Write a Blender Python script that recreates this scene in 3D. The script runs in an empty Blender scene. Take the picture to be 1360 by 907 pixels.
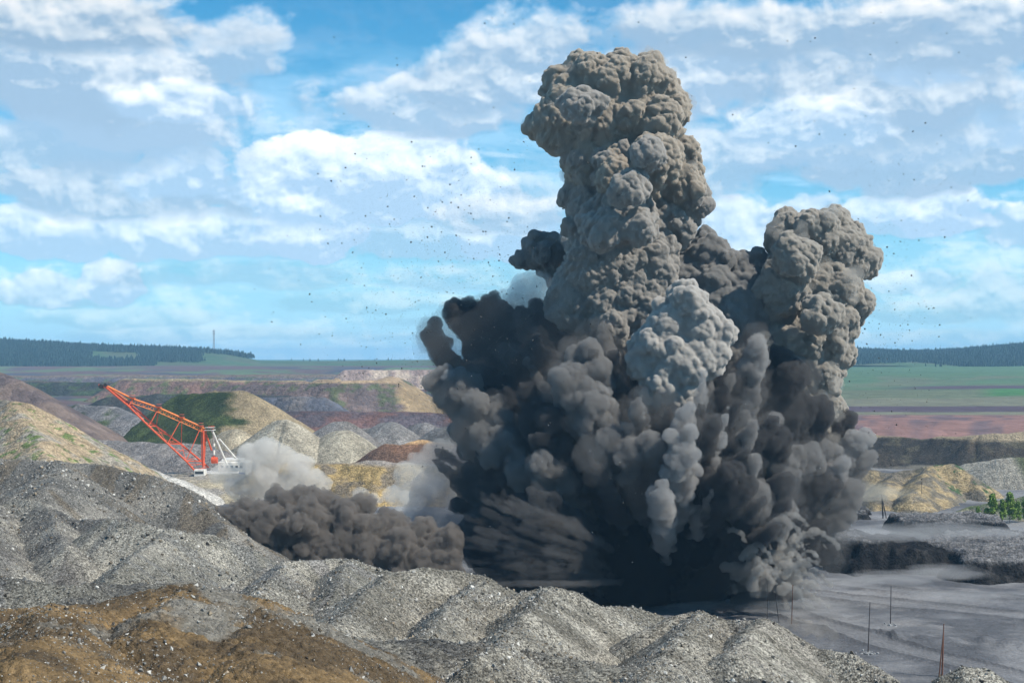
import bpy, math, random
import numpy as np
from mathutils import Vector

# ------------------------------------------------------------------ camera, sky, sun, exposure
S = bpy.context.scene
COL = S.collection
F = 1360 * 50 / 36.0
HY = 475.0
CZ = 75.0
cam = bpy.data.cameras.new('camera'); cam_o = bpy.data.objects.new('camera', cam); COL.objects.link(cam_o)
cam.lens = 50; cam.sensor_width = 36; cam.sensor_fit = 'HORIZONTAL'
cam.shift_y = (HY - 453.5) / 1360.0
cam.clip_start = 1; cam.clip_end = 40000
cam_o.location = (0, 0, CZ); cam_o.rotation_euler = (math.radians(90), 0, 0)
S.camera = cam_o

SUN_EL = math.radians(47); SUN_AZ = math.radians(112)     # clockwise from +Y (the view), so the sun stands to the right
sd = Vector((math.sin(SUN_AZ) * math.cos(SUN_EL), math.cos(SUN_AZ) * math.cos(SUN_EL), math.sin(SUN_EL)))
sun = bpy.data.lights.new('sun', 'SUN'); sun.energy = 5.0; sun.angle = math.radians(0.5); sun.color = (1, .93, .82)
sun_o = bpy.data.objects.new('sun', sun); COL.objects.link(sun_o)
sun_o.rotation_euler = sd.to_track_quat('Z', 'Y').to_euler(); sun_o.location = (300, 200, 500)
S.view_settings.view_transform = 'Standard'; S.view_settings.look = 'None'
S.view_settings.exposure = 0.38; S.view_settings.gamma = 1; S.view_settings.use_curve_mapping = False
S.cycles.use_denoising = True
S.cycles.max_bounces = 8; S.cycles.diffuse_bounces = 2; S.cycles.glossy_bounces = 1
S.cycles.volume_bounces = 2; S.cycles.transparent_max_bounces = 64; S.cycles.transmission_bounces = 2
S.cycles.volume_step_rate = 1.0; S.cycles.volume_max_steps = 256
S.cycles.use_adaptive_sampling = True; S.cycles.adaptive_threshold = 0.02; S.cycles.adaptive_min_samples = 12
S.cycles.sample_clamp_indirect = 6

# ---- node helper
class NT:
    def __init__(s, tree): s.t = tree; s.n = tree.nodes; s.l = tree.links
    def node(s, typ, **kw):
        n = s.n.new(typ)
        for k, v in kw.items(): setattr(n, k, v)
        return n
    def put(s, sock, v):
        if isinstance(v, bpy.types.NodeSocket): s.l.new(v, sock)
        elif isinstance(v, bpy.types.Node): s.l.new(v.outputs[0], sock)
        else: sock.default_value = v
    def m(s, op, a, b=None, c=None, clamp=False):
        n = s.node('ShaderNodeMath', operation=op); n.use_clamp = clamp
        s.put(n.inputs[0], a)
        if b is not None: s.put(n.inputs[1], b)
        if c is not None: s.put(n.inputs[2], c)
        return n.outputs[0]
    def noise(s, vec, scale, detail=4, rough=.55, dist=0.0, dim='3D', lac=2.0):
        n = s.node('ShaderNodeTexNoise', noise_dimensions=dim)
        if vec is not None: s.put(n.inputs['Vector'], vec)
        n.inputs['Scale'].default_value = scale; n.inputs['Detail'].default_value = detail
        n.inputs['Roughness'].default_value = rough; n.inputs['Distortion'].default_value = dist
        n.inputs['Lacunarity'].default_value = lac
        return n.outputs['Fac']
    def ramp(s, fac, pts, interp='LINEAR'):
        n = s.node('ShaderNodeValToRGB'); n.color_ramp.interpolation = interp
        e = n.color_ramp.elements
        while len(e) < len(pts): e.new(0.5)
        for i, (p, c) in enumerate(pts):
            e[i].position = p; e[i].color = (c, c, c, 1) if isinstance(c, (int, float)) else (*c, 1)
        s.put(n.inputs[0], fac); return n.outputs[0]
    def mix(s, fac, a, b, mode='MIX'):
        n = s.node('ShaderNodeMix', data_type='RGBA', blend_type=mode)
        s.put(n.inputs[0], fac); s.put(n.inputs[6], a if not isinstance(a, tuple) else (*a, 1)[:4]); s.put(n.inputs[7], b if not isinstance(b, tuple) else (*b, 1)[:4])
        return n.outputs[2]
    def sstep(s, v, lo, hi):
        n = s.node('ShaderNodeMapRange', interpolation_type='SMOOTHSTEP')
        s.put(n.inputs[0], v); n.inputs[1].default_value = lo; n.inputs[2].default_value = hi
        return n.outputs[0]
    def xyz(s, x, y, z):
        n = s.node('ShaderNodeCombineXYZ'); s.put(n.inputs[0], x); s.put(n.inputs[1], y); s.put(n.inputs[2], z)
        return n.outputs[0]

# ---- world: physical sky with broken cumulus laid out by azimuth and elevation
w = bpy.data.worlds.new('World'); S.world = w; w.use_nodes = True
W_ = NT(w.node_tree); W_.n.clear()
sky = W_.node('ShaderNodeTexSky', sky_type='NISHITA'); sky.sun_disc = False
sky.sun_elevation = SUN_EL; sky.sun_rotation = SUN_AZ
sky.air_density = 1.0; sky.dust_density = 0.3; sky.ozone_density = 3.0; sky.altitude = 300
tc = W_.node('ShaderNodeTexCoord'); sp = W_.node('ShaderNodeSeparateXYZ'); W_.l.new(tc.outputs['Generated'], sp.inputs[0])
X, Y, Z = sp.outputs
az = W_.m('ARCTAN2', X, Y)
hor = W_.m('SQRT', W_.m('ADD', W_.m('MULTIPLY', X, X), W_.m('MULTIPLY', Y, Y)))
v = W_.m('MAXIMUM', W_.m('DIVIDE', Z, W_.m('MAXIMUM', hor, 0.02)), 0.0)        # tangent of the elevation
Pn = W_.xyz(az, W_.m('MULTIPLY', v, 1.35), 0.21)
Pl = W_.xyz(W_.m('MULTIPLY', az, .45), W_.m('MULTIPLY', W_.m('POWER', W_.m('ADD', v, .01), .7), 1.5), 0.5)
nA = W_.noise(Pn, 13.0, 9, .52, .1)            # broad billows
nB = W_.noise(Pn, 52.0, 7, .58, .15)           # small billows
nC = W_.noise(W_.xyz(W_.m('ADD', az, .004), W_.m('ADD', W_.m('MULTIPLY', v, 1.35), .013), 0.21), 13.0, 6, .52, .1)
nD = W_.noise(W_.xyz(W_.m('ADD', az, .002), W_.m('ADD', W_.m('MULTIPLY', v, 1.35), .004), 0.21), 52.0, 5, .58, .15)
nS = W_.noise(Pl, 16.0, 9, .6, .2)             # thin veils
nW = W_.noise(Pn, 9.0, 4, .5)
relief = W_.m('ADD', W_.m('MULTIPLY', W_.m('SUBTRACT', nA, nC), 3.4), W_.m('MULTIPLY', W_.m('SUBTRACT', nB, nD), 1.1))  # sunlight on the billows, painted in: brighter on their upper flanks
edge = W_.m('ADD', W_.m('MULTIPLY', W_.m('SUBTRACT', nA, .5), 2.5), W_.m('MULTIPLY', W_.m('SUBTRACT', nB, .5), .7))
azw = W_.m('ADD', az, W_.m('MULTIPLY', W_.m('SUBTRACT', nW, .5), .09))
vw = W_.m('ADD', v, W_.m('MULTIPLY', W_.m('SUBTRACT', nA, .5), .012))
va = W_.sstep(nS, .34, .60)
alpha = W_.m('MULTIPLY', va, W_.ramp(v, [(0, .80), (.1, .72), (.185, .60), (.225, .08)]))
ccol = W_.mix(W_.sstep(W_.m('ADD', nS, relief), .3, .9), (.40, .63, .82), (.74, .84, .92))
# single clouds: photograph pixel of the middle of the flat base, half width, height above the base, brightness of the crown, softness, strength
single = [(300, 446, 240, 16, .86, .5, .75), (640, 432, 200, 14, .86, .5, .75), (180, 425, 160, 18, .86, .5, .7), (560, 452, 120, 10, .9, .5, .7), (1200, 380, 60, 22, .9, .4, .8), (1240, 452, 160, 16, .75, .5, .6), (470, 408, 140, 24, .86, .4, .7), (60, 394, 90, 24, .8, .4, .8), (1190, 420, 80, 18, .8, .4, .7),
          (150, 382, 62, 40, .95, .3, .95), (30, 390, 55, 30, .9, .3, .9), (1310, 400, 90, 50, .82, .5, .8), (330, 372, 190, 30, .75, .5, .6), (620, 375, 170, 26, .78, .5, .6), (1040, 400, 120, 40, .85, .5, .7),
          (20, 322, 130, 52, .95, .3, .95), (105, 334, 58, 40, .97, .25, .95), (250, 318, 130, 52, .95, .3, .95), (560, 325, 130, 52, .88, .4, .85), (412, 310, 88, 66, .98, .22, 1.0), (695, 325, 80, 58, .97, .3, .95),
          (960, 335, 110, 84, .95, .35, .95), (1050, 300, 60, 50, .93, .35, .9), (1180, 300, 120, 44, .93, .3, .9), (1250, 300, 90, 54, 1.0, .25, 1.0), (1360, 318, 90, 46, .92, .3, .9), (1095, 228, 110, 22, .85, .4, .7),
          (150, 262, 190, 60, .80, .4, .95), (225, 240, 85, 58, .97, .25, .95), (560, 262, 190, 62, .84, .4, .95), (500, 250, 190, 88, .99, .22, 1.0), (60, 215, 200, 70, .80, .5, .9), (680, 290, 90, 36, .8, .5, .8),
          (1240, 232, 280, 70, .80, .4, .95), (1330, 180, 120, 60, .95, .3, .9), (880, 220, 150, 90, .8, .5, .85), (1100, 200, 220, 60, .86, .4, .9),
          (150, 160, 230, 150, .86, .5, 1.0), (20, 120, 200, 130, .80, .5, 1.0), (300, 90, 90, 90, .80, .5, .85), (260, 150, 110, 36, .93, .35, .9), (560, 150, 190, 66, .84, .45, .95), (660, 110, 150, 70, .80, .5, .95), (700, 90, 110, 80, .80, .5, .95),
          (900, 120, 220, 110, .84, .5, 1.0), (1150, 130, 260, 130, .80, .5, 1.0), (1050, 175, 120, 50, .93, .4, .9), (1240, 100, 60, 50, .97, .35, .9), (1340, 80, 200, 90, .78, .5, 1.0), (1000, 60, 300, 60, .76, .5, .95), (80, 50, 260, 60, .72, .5, 1.0)]
for (px, py, hw, hh, br, soft, st) in single:
    a0 = math.atan((px - 680) / F); v0 = (HY - py) / F
    dx = W_.m('DIVIDE', W_.m('SUBTRACT', azw, a0), hw / F); dy = W_.m('DIVIDE', W_.m('SUBTRACT', vw, v0), hh / F)
    dyb = W_.m('MAXIMUM', dy, W_.m('MULTIPLY', dy, -1.7))
    rr = W_.m('SQRT', W_.m('ADD', W_.m('MULTIPLY', dx, dx), W_.m('MULTIPLY', dyb, dyb)))
    mk = W_.sstep(W_.m('ADD', W_.m('SUBTRACT', 1.04, rr), W_.m('MULTIPLY', edge, .62)), -.02, soft * .9)
    mk = W_.m('MULTIPLY', mk, st)
    sh = W_.m('ADD', W_.m('ADD', W_.m('MULTIPLY', dy, .62), W_.m('MULTIPLY', edge, .16)), W_.m('ADD', relief, .10), clamp=True)
    tp = tuple(np.array([1.0, 1.0, 1.0]) * br * np.array([.98, .99, 1.0])); md = (br * .68, br * .78, br * .87); lo = (br * .34, br * .50, br * .68)  # painted cloud light: sunlit crown, paler middle, shaded blue-grey base
    cc = W_.ramp(sh, [(0.0, lo), (.45, md), (.95, tp)])
    ccol = W_.mix(mk, ccol, cc)
    alpha = W_.m('MAXIMUM', alpha, mk)
bg_s = W_.node('ShaderNodeBackground'); W_.put(bg_s.inputs[0], W_.mix(1.0, sky.outputs[0], (0.20, .98, 1.22), 'MULTIPLY')); bg_s.inputs[1].default_value = 0.085
bg_c = W_.node('ShaderNodeBackground'); W_.put(bg_c.inputs[0], ccol); bg_c.inputs[1].default_value = 1.08
mx = W_.node('ShaderNodeMixShader'); hz = W_.ramp(v, [(0.0, .88), (.05, .62), (.12, .30), (.25, .06)])
ccol = W_.mix(W_.m('MULTIPLY', hz, .42), ccol, (.42, .63, .80))
W_.l.new(ccol, bg_c.inputs[0])
W_.put(mx.inputs[0], W_.m('MAXIMUM', W_.m('MULTIPLY', alpha, .97), hz)); W_.l.new(bg_s.outputs[0], mx.inputs[1]); W_.l.new(bg_c.outputs[0], mx.inputs[2])
wo = W_.node('ShaderNodeOutputWorld'); W_.l.new(mx.outputs[0], wo.inputs[0])
w.cycles.sampling_method = 'MANUAL'; w.cycles.sample_map_resolution = 512

# ------------------------------------------------------------------ helpers
rng = np.random.default_rng(11)
random.seed(5)
def W(px, py, D): return np.array([(px - 680) / F * D, D, CZ + (HY - py) / F * D])

def _h(ix, iy, iz, seed):
    n = (ix.astype(np.int64) * 374761393 + iy.astype(np.int64) * 668265263 + iz.astype(np.int64) * 2147483647 + seed * 1274126177) & 0xFFFFFFFF
    n = ((n ^ (n >> 13)) * 1274126177) & 0xFFFFFFFF
    n = ((n ^ (n >> 16)) * 2246822519) & 0xFFFFFFFF
    return ((n ^ (n >> 15)) & 0xFFFFFF) / float(0xFFFFFF)
def vnoise(x, y, z=None, seed=0):
    x = np.asarray(x, float); y = np.asarray(y, float)
    ix = np.floor(x); iy = np.floor(y); fx = x - ix; fy = y - iy
    fx = fx * fx * (3 - 2 * fx); fy = fy * fy * (3 - 2 * fy)
    if z is None:
        zz = np.zeros_like(ix)
        a = _h(ix, iy, zz, seed); b = _h(ix + 1, iy, zz, seed); c = _h(ix, iy + 1, zz, seed); d = _h(ix + 1, iy + 1, zz, seed)
        return (a * (1 - fx) + b * fx) * (1 - fy) + (c * (1 - fx) + d * fx) * fy
    z = np.asarray(z, float); iz = np.floor(z); fz = z - iz; fz = fz * fz * (3 - 2 * fz)
    r = 0
    for k in (0, 1):
        a = _h(ix, iy, iz + k, seed); b = _h(ix + 1, iy, iz + k, seed); c = _h(ix, iy + 1, iz + k, seed); d = _h(ix + 1, iy + 1, iz + k, seed)
        r = r + ((a * (1 - fx) + b * fx) * (1 - fy) + (c * (1 - fx) + d * fx) * fy) * (fz if k else 1 - fz)
    return r
def fbm(x, y, z=None, oct=4, seed=0, gain=.5):
    s = 0; a = 1; t = 0
    for o in range(oct):
        k = 2.03 ** o
        s = s + a * vnoise(x * k + 17.3 * o, y * k - 9.1 * o, None if z is None else z * k, seed + o); t += a; a *= gain
    return s / t - .5
def worley(x, y, z, seed=0):
    ix = np.floor(x); iy = np.floor(y); iz = np.floor(z)
    best = np.full(x.shape, 9.0)
    for a in (-1, 0, 1):
        for b in (-1, 0, 1):
            for c in (-1, 0, 1):
                cx = ix + a; cy = iy + b; cz = iz + c
                dx = cx + _h(cx, cy, cz, seed) - x; dy = cy + _h(cx, cy, cz, seed + 7) - y; dz = cz + _h(cx, cy, cz, seed + 13) - z
                np.minimum(best, dx * dx + dy * dy + dz * dz, out=best)
    return np.sqrt(best)
def worley2(x, y, seed=0):
    ix = np.floor(x); iy = np.floor(y); best = np.full(x.shape, 9.0); zz = np.zeros_like(ix)
    for a in (-1, 0, 1):
        for b in (-1, 0, 1):
            cx = ix + a; cy = iy + b
            dx = cx + _h(cx, cy, zz, seed) - x; dy = cy + _h(cx, cy, zz, seed + 7) - y
            np.minimum(best, dx * dx + dy * dy, out=best)
    return np.sqrt(best)
def sm(a, b, x): t = np.clip((x - a) / (b - a), 0, 1); return t * t * (3 - 2 * t)
def lerp(a, b, t): t = np.asarray(t)[..., None]; return np.asarray(a) * (1 - t) + np.asarray(b) * t

def npmesh(name, V, Fc, mat, parent=None, col=None, smooth=True):
    V = np.asarray(V, np.float32); Fc = np.asarray(Fc, np.int32); n = Fc.shape[1]
    me = bpy.data.meshes.new(name)
    me.vertices.add(len(V)); me.vertices.foreach_set('co', V.ravel())
    me.loops.add(Fc.size); me.loops.foreach_set('vertex_index', Fc.ravel())
    me.polygons.add(len(Fc)); me.polygons.foreach_set('loop_start', np.arange(0, Fc.size, n, dtype=np.int32))
    me.polygons.foreach_set('loop_total', np.full(len(Fc), n, np.int32))
    me.polygons.foreach_set('use_smooth', np.full(len(Fc), smooth, bool))
    if col is not None:
        at = me.color_attributes.new('Col', 'FLOAT_COLOR', 'POINT')
        c = np.ones((len(V), 4), np.float32); c[:, :3] = col; at.data.foreach_set('color', c.ravel())
    me.update(calc_edges=True)
    if mat: me.materials.append(mat)
    o = bpy.data.objects.new(name, me); COL.objects.link(o); o.parent = parent
    return o
def tag(o, label=None, cat=None, group=None, kind=None):
    if label: o['label'] = label
    if cat: o['category'] = cat
    if group: o['group'] = group
    if kind: o['kind'] = kind
    return o
def thing(name, loc, label, cat, group=None):
    o = bpy.data.objects.new(name, None); COL.objects.link(o); o.location = loc; o.empty_display_size = 1
    return tag(o, label, cat, group)

# ------------------------------------------------------------------ materials
def mat_plain(name, col, rough=.8, metal=0.0, var=.15, scale=1.0):
    m = bpy.data.materials.new(name); m.use_nodes = True; t = NT(m.node_tree)
    b = t.n['Principled BSDF']; g = t.node('ShaderNodeNewGeometry')
    n = t.noise(g.outputs['Position'], scale, 5, .6)
    t.put(b.inputs['Base Color'], t.mix(1.0, t.ramp(n, [(0.3, 1 - var), (.7, 1 + var)]), (*col, 1), 'MULTIPLY'))
    b.inputs['Roughness'].default_value = rough; b.inputs['Metallic'].default_value = metal
    return m
def mat_ground(name, peb, contrast=.5, bump=.6, rough=.95, fine=1.0):
    """ground whose own colour is the Col attribute; peb = size of its stones in metres"""
    m = bpy.data.materials.new(name); m.use_nodes = True; t = NT(m.node_tree)
    b = t.n['Principled BSDF']; g = t.node('ShaderNodeNewGeometry'); P = g.outputs['Position']
    at = t.node('ShaderNodeAttribute', attribute_name='Col').outputs['Color']
    vo = t.node('ShaderNodeTexVoronoi'); t.put(vo.inputs['Vector'], P); vo.inputs['Scale'].default_value = 1 / peb; vo.inputs['Randomness'].default_value = 1
    sx = t.node('ShaderNodeSeparateColor'); t.put(sx.inputs[0], vo.outputs['Color'])
    vo2 = t.node('ShaderNodeTexVoronoi'); t.put(vo2.inputs['Vector'], P); vo2.inputs['Scale'].default_value = 2.7 / peb
    sx2 = t.node('ShaderNodeSeparateColor'); t.put(sx2.inputs[0], vo2.outputs['Color'])
    n = t.noise(P, .35 / peb, 8, .65)
    nl = t.noise(P, .02 / peb, 5, .6)
    st = t.m('ADD', t.m('MULTIPLY', sx.outputs[0], .40), t.m('ADD', t.m('MULTIPLY', sx2.outputs[0], .25), t.m('MULTIPLY', n, .35)))
    val = t.ramp(st, [(.25, 1 - contrast * .85), (.5, 1.0), (.72, 1 + contrast * 1.0), (.85, 1 + contrast * 2.0)])
    lo = t.ramp(nl, [(.3, .82), (.7, 1.18)])
    c = t.mix(1.0, at, val, 'MULTIPLY'); c = t.mix(1.0, c, lo, 'MULTIPLY')
    t.put(b.inputs['Base Color'], c); b.inputs['Roughness'].default_value = rough
    b.inputs['Specular IOR Level'].default_value = 0.15
    h = t.m('ADD', t.m('MULTIPLY', t.m('SUBTRACT', 1.0, vo.outputs['Distance']), .5), t.m('ADD', t.m('MULTIPLY', n, 1.2), t.m('MULTIPLY', t.m('SUBTRACT', 1.0, vo2.outputs['Distance']), .22)))
    bp = t.node('ShaderNodeBump'); bp.inputs['Strength'].default_value = bump; bp.inputs['Distance'].default_value = peb * 1.0
    t.put(bp.inputs['Height'], h); t.l.new(bp.outputs[0], b.inputs['Normal'])
    return m
def mat_volume(name, col, dens, aniso=0.0):
    m = bpy.data.materials.new(name); m.use_nodes = True; t = NT(m.node_tree); t.n.clear()
    p = t.node('ShaderNodeVolumePrincipled'); p.inputs['Color'].default_value = (*col, 1); p.inputs['Density'].default_value = dens
    p.inputs['Anisotropy'].default_value = aniso
    o = t.node('ShaderNodeOutputMaterial'); t.l.new(p.outputs[0], o.inputs['Volume'])
    return m
M_near = mat_ground('near_rubble', .22, .95, 1.0)
M_mid = mat_ground('mid_rubble', 1.0, .5, .9)
M_floor = mat_ground('pit_dust', .9, .16, .35)
M_far = mat_ground('far_ground', 5.0, .22, .6)
M_soil = mat_ground('brown_soil', .30, .40, .9)
M_plain = mat_ground('plain_ground', 22.0, .18, .2)

# ------------------------------------------------------------------ terrain
HEAPS = []
class Heap:
    """ridges given by photo pixel and distance; the sides fall away at the angle of repose"""
    def __init__(s, lines, k=.68, zb=-3, rnd=2.0, warp=0.0, warps=30., amp=.6, ascale=6., rill=.0, rills=4., seed=0, rub=0):
        s.L = [[W(*p) for p in l] for l in lines]; s.k = k; s.zb = zb; s.rnd = rnd; s.warp = warp; s.warps = warps
        s.amp = amp; s.as_ = ascale; s.rill = rill; s.rills = rills; s.seed = seed; s.rub = rub
    def h(s, x, y, detail=True):
        if s.warp:
            xw = x + s.warp * 2 * fbm(x / s.warps, y / s.warps, seed=s.seed + 50); yw = y + s.warp * 2 * fbm(x / s.warps, y / s.warps, seed=s.seed + 60)
        else: xw, yw = x, y
        z = np.full(x.shape, -1e3); dd = np.full(x.shape, 1e3); ss = np.zeros(x.shape)
        off = 0.
        for l in s.L:
            segs = list(zip(l[:-1], l[1:])) if len(l) > 1 else [(l[0], l[0])]
            for a, b in segs:
                ab = b[:2] - a[:2]; L2 = float(ab @ ab)
                if L2 < 1e-6:
                    t = np.zeros(x.shape)
                else: t = np.clip(((xw - a[0]) * ab[0] + (yw - a[1]) * ab[1]) / L2, 0, 1)
                ex = xw - (a[0] + t * ab[0]); ey = yw - (a[1] + t * ab[1])
                d = np.hypot(ex, ey)
                hz = a[2] + t * (b[2] - a[2]) - s.k * (np.sqrt(d * d + s.rnd ** 2) - s.rnd)
                u = z < hz
                z = np.where(u, hz, z); dd = np.where(u, d, dd)
                if s.rill:
                    ang = np.arctan2(ex, ey); ss = np.where(u, off + t * math.sqrt(L2) + ang * 9., ss)
                off += math.sqrt(L2) + 31.7
        if detail:
            z = z + s.amp * 2 * fbm(x / s.as_, y / s.as_, oct=6, seed=s.seed, gain=.55)
            if s.rub: z = z + s.rub * ((.6 - np.minimum(worley2(x / (s.rub * 2.4), y / (s.rub * 2.4), s.seed), 1)) * np.clip(.6 + 3.5 * fbm(x / 7, y / 7, oct=3, seed=s.seed + 2), .1, 1.6) + .55 * (.6 - np.minimum(worley2(x / (s.rub * 1.1), y / (s.rub * 1.1), s.seed + 4), 1)))
            if s.rill: wob = 2.5 * fbm(x / 11, y / 11, oct=2, seed=s.seed + 6); z = z + s.rill * 2.4 * fbm((ss + wob * 2) / (s.rills * 3.1), (dd + wob) / (s.rills * 16), oct=4, seed=s.seed + 5, gain=.62) * sm(0, 6, dd) * np.clip(.7 + 2.4 * fbm(x / 16, y / 16, oct=2, seed=s.seed + 8), .1, 1.6)
        s.dd = dd; s.ss = ss
        return z
    def build(s, name, res, colf, mat, xlim=None, ylim=None, extra=1.0, kind='structure'):
        pts = np.array([p for l in s.L for p in l])
        E = (pts[:, 2].max() - s.zb) / s.k * extra + s.warp + 3
        x0, x1 = pts[:, 0].min() - E, pts[:, 0].max() + E; y0, y1 = pts[:, 1].min() - E, pts[:, 1].max() + E
        if xlim: x0, x1 = max(x0, xlim[0]), min(x1, xlim[1])
        if ylim: y0, y1 = max(y0, ylim[0]), min(y1, ylim[1])
        nx = int((x1 - x0) / res) + 2; ny = int((y1 - y0) / res) + 2
        gx, gy = np.meshgrid(np.linspace(x0, x1, nx), np.linspace(y0, y1, ny))
        z = s.h(gx, gy)
        col = colf(gx, gy, z, s)
        ok = (z > s.zb)
        q = ok[:-1, :-1] | ok[1:, :-1] | ok[:-1, 1:] | ok[1:, 1:]
        idx = np.arange(nx * ny).reshape(ny, nx)
        Fc = np.stack([idx[:-1, :-1], idx[:-1, 1:], idx[1:, 1:], idx[1:, :-1]], -1)[q]
        used = np.unique(Fc); rm = np.full(nx * ny, -1); rm[used] = np.arange(len(used))
        V = np.stack([gx, gy, z], -1).reshape(-1, 3)[used]
        o = npmesh(name, V, rm[Fc], mat, col=col.reshape(-1, 3)[used]); o['kind'] = kind
        s.name = name
        return o

def c_mix(a, b, sc, seed, lo=-.12, hi=.12, c=None, csc=None):
    def f(x, y, z, s):
        n = fbm(x / sc, y / sc, z / sc, oct=5, seed=seed)
        r = lerp(a, b, sm(lo, hi, n)) * (1 + .55 * fbm(s.ss / 2.6, s.dd / 45, oct=3, seed=seed + 7))[..., None]
        if c is not None:
            n2 = fbm(x / csc, y / csc, z / csc, oct=4, seed=seed + 3); r = lerp(r, np.asarray(c), sm(.08, .2, n2))
        return r
    return f

# the great plain, one sheet out to the horizon; grid rows follow distance
def plain():
    Ds = np.concatenate([[250, 500, 700, 820, 900, 980], 475 + 0 * np.arange(0), ])
    rows = np.concatenate([np.linspace(560, 478.6, 170)])
    prof_y = np.array([478.3, 479, 481, 484, 487, 497, 520, 545, 560]); prof_D = np.array([15000, 9000, 6000, 4700, 4000, 3000, 2000, 1500, 1250])
    D = np.interp(rows, prof_y, prof_D)
    zrow = CZ + (HY - rows) / F * D
    Dn = np.array([200, 500, 800, 950, 1100, 1200.]); zn = np.array([-6, -6, -6, -6, 5, 16.])
    D = np.concatenate([Dn, D, [25000]]); zrow = np.concatenate([zn, zrow, [zrow[-1] - 10]]); rows = np.concatenate([[600] * 6, rows, [478]])
    px = np.linspace(-700, 2060, 420)
    gx = (px[None] - 680) / F * D[:, None]; gy = np.repeat(D[:, None], len(px), 1)
    z = np.repeat(zrow[:, None], len(px), 1) + 3 * fbm(gx / 260, gy / 260, oct=3, seed=3) * sm(1200, 2000, gy)
    PY = np.repeat(rows[:, None], len(px), 1); PX = np.repeat(px[None], len(D), 0)
    j = 5 * fbm(PX / 90, PY / 14, oct=4, seed=8)
    R = sm(700, 900, PX)
    y = PY + j
    green = (.075, .135, .07); gg = (.11, .13, .08); brown = (.13, .095, .085); dark = (.075, .055, .07); pink = (.20, .115, .10)
    c = np.zeros(PX.shape + (3,)); c[:] = green
    c = lerp(c, gg, sm(499, 501, y) * sm(-.2, .2, fbm(PX / 60, PY / 5, seed=21)))
    c = lerp(c, dark, sm(512, 513, PY + .3 * j) * (1 - sm(517, 518, PY + .5 * j)) * sm(1130, 1260, PX + 14 * j))
    c = lerp(c, gg, sm(518, 519, y)); c = lerp(c, (.055, .15, .05), sm(516, 518, PY) * (1 - sm(526, 528, y)) * sm(1290, 1330, PX))
    c = lerp(c, (.16, .15, .11), sm(528, 530, y) * .6)
    c = lerp(c, dark, sm(539, 540.5, PY + .3 * j) * (1 - sm(546, 548, PY + .3 * j)))
    c = lerp(c, pink, sm(550, 552, PY + .2 * j)); c = lerp(c, (.12, .085, .09), sm(550, 552, PY) * sm(-.05, .15, fbm(PX / 20, PY / 4, seed=31)))
    # left: mined ground
    cl = np.zeros_like(c); cl[:] = (.075, .12, .065)
    cl = lerp(cl, (.115, .08, .08), sm(485, 486.5, PY + .25 * j))
    n = fbm(PX / 80, PY / 3.5, oct=4, seed=44)
    cl = lerp(cl, (.07, .07, .085), sm(-.02, .10, n) * sm(486, 488, PY)); cl = lerp(cl, (.10, .14, .08), sm(.05, .16, fbm(PX / 60, PY / 3, seed=47)) * sm(486, 488, PY))
    c = lerp(cl, c, R)
    idx = np.arange(gx.size).reshape(gx.shape)
    Fc = np.stack([idx[:-1, :-1], idx[:-1, 1:], idx[1:, 1:], idx[1:, :-1]], -1).reshape(-1, 4)
    o = npmesh('plain', np.stack([gx, gy, z], -1).reshape(-1, 3), Fc, M_plain, col=c.reshape(-1, 3)); o['kind'] = 'structure'
plain()

# distant wooded hills
def hillz(px, crest, D): return CZ + (HY - np.interp(px, crest[0], crest[1])) / F * D
def hills(name, crest, foot, Dc, Df, colf):
    px = np.linspace(crest[0][0], crest[0][-1], 260); t = np.linspace(0, 1, 40)
    PX = np.repeat(px[None], 80, 0); T = np.concatenate([t, 1 + t])
    yc = np.interp(px, *crest); yf = np.interp(px, *foot)
    D = np.concatenate([Df + (Dc - Df) * t, Dc + (Dc - Df) * t * 1.5])
    zc = CZ + (HY - yc) / F * Dc; zf = CZ + (HY - yf) / F * Df
    prof = np.where(T <= 1, sm(-.25, 1.0, T) , 1 - .7 * sm(1.0, 2.3, T)); prof = (prof - prof[0]) / (1 - prof[0])
    gy = np.repeat(D[:, None], len(px), 1); gx = (PX - 680) / F * gy
    z = zf[None] + (zc - zf)[None] * prof[:, None]
    c = colf(PX, gy, z, T)
    idx = np.arange(gx.size).reshape(gx.shape)
    Fc = np.stack([idx[:-1, :-1], idx[:-1, 1:], idx[1:, 1:], idx[1:, :-1]], -1).reshape(-1, 4)
    o = npmesh(name, np.stack([gx, gy, z], -1).reshape(-1, 3), Fc, M_plain, col=c.reshape(-1, 3)); o['kind'] = 'structure'
    return gx, gy, z, PX, T
cg = lambda PX, gy, z, T: lerp((.065, .115, .06), (.085, .11, .065), sm(-.1, .1, fbm(PX / 40, gy / 150, seed=9)))
HL = hills('hills', ([-400, -100, 0, 60, 150, 250, 300, 332, 345, 420, 560, 700], [440, 448, 455, 458, 463, 466, 470, 476, 479, 480, 478, 478]),
           ([-400, 700], [488, 489]), 5200, 4200, cg)
HR = hills('hills', ([600, 800, 1000, 1130, 1200, 1250, 1300, 1360, 1500, 1800], [478, 474, 470, 467, 470, 469, 465, 460, 455, 450]),
           ([600, 1130, 1200, 1360, 1800], [485, 485, 486, 495, 498]), 5400, 4000, cg)
M_conifer = mat_plain('conifer', (.014, .038, .034), .9, var=.35, scale=.03)
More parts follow.
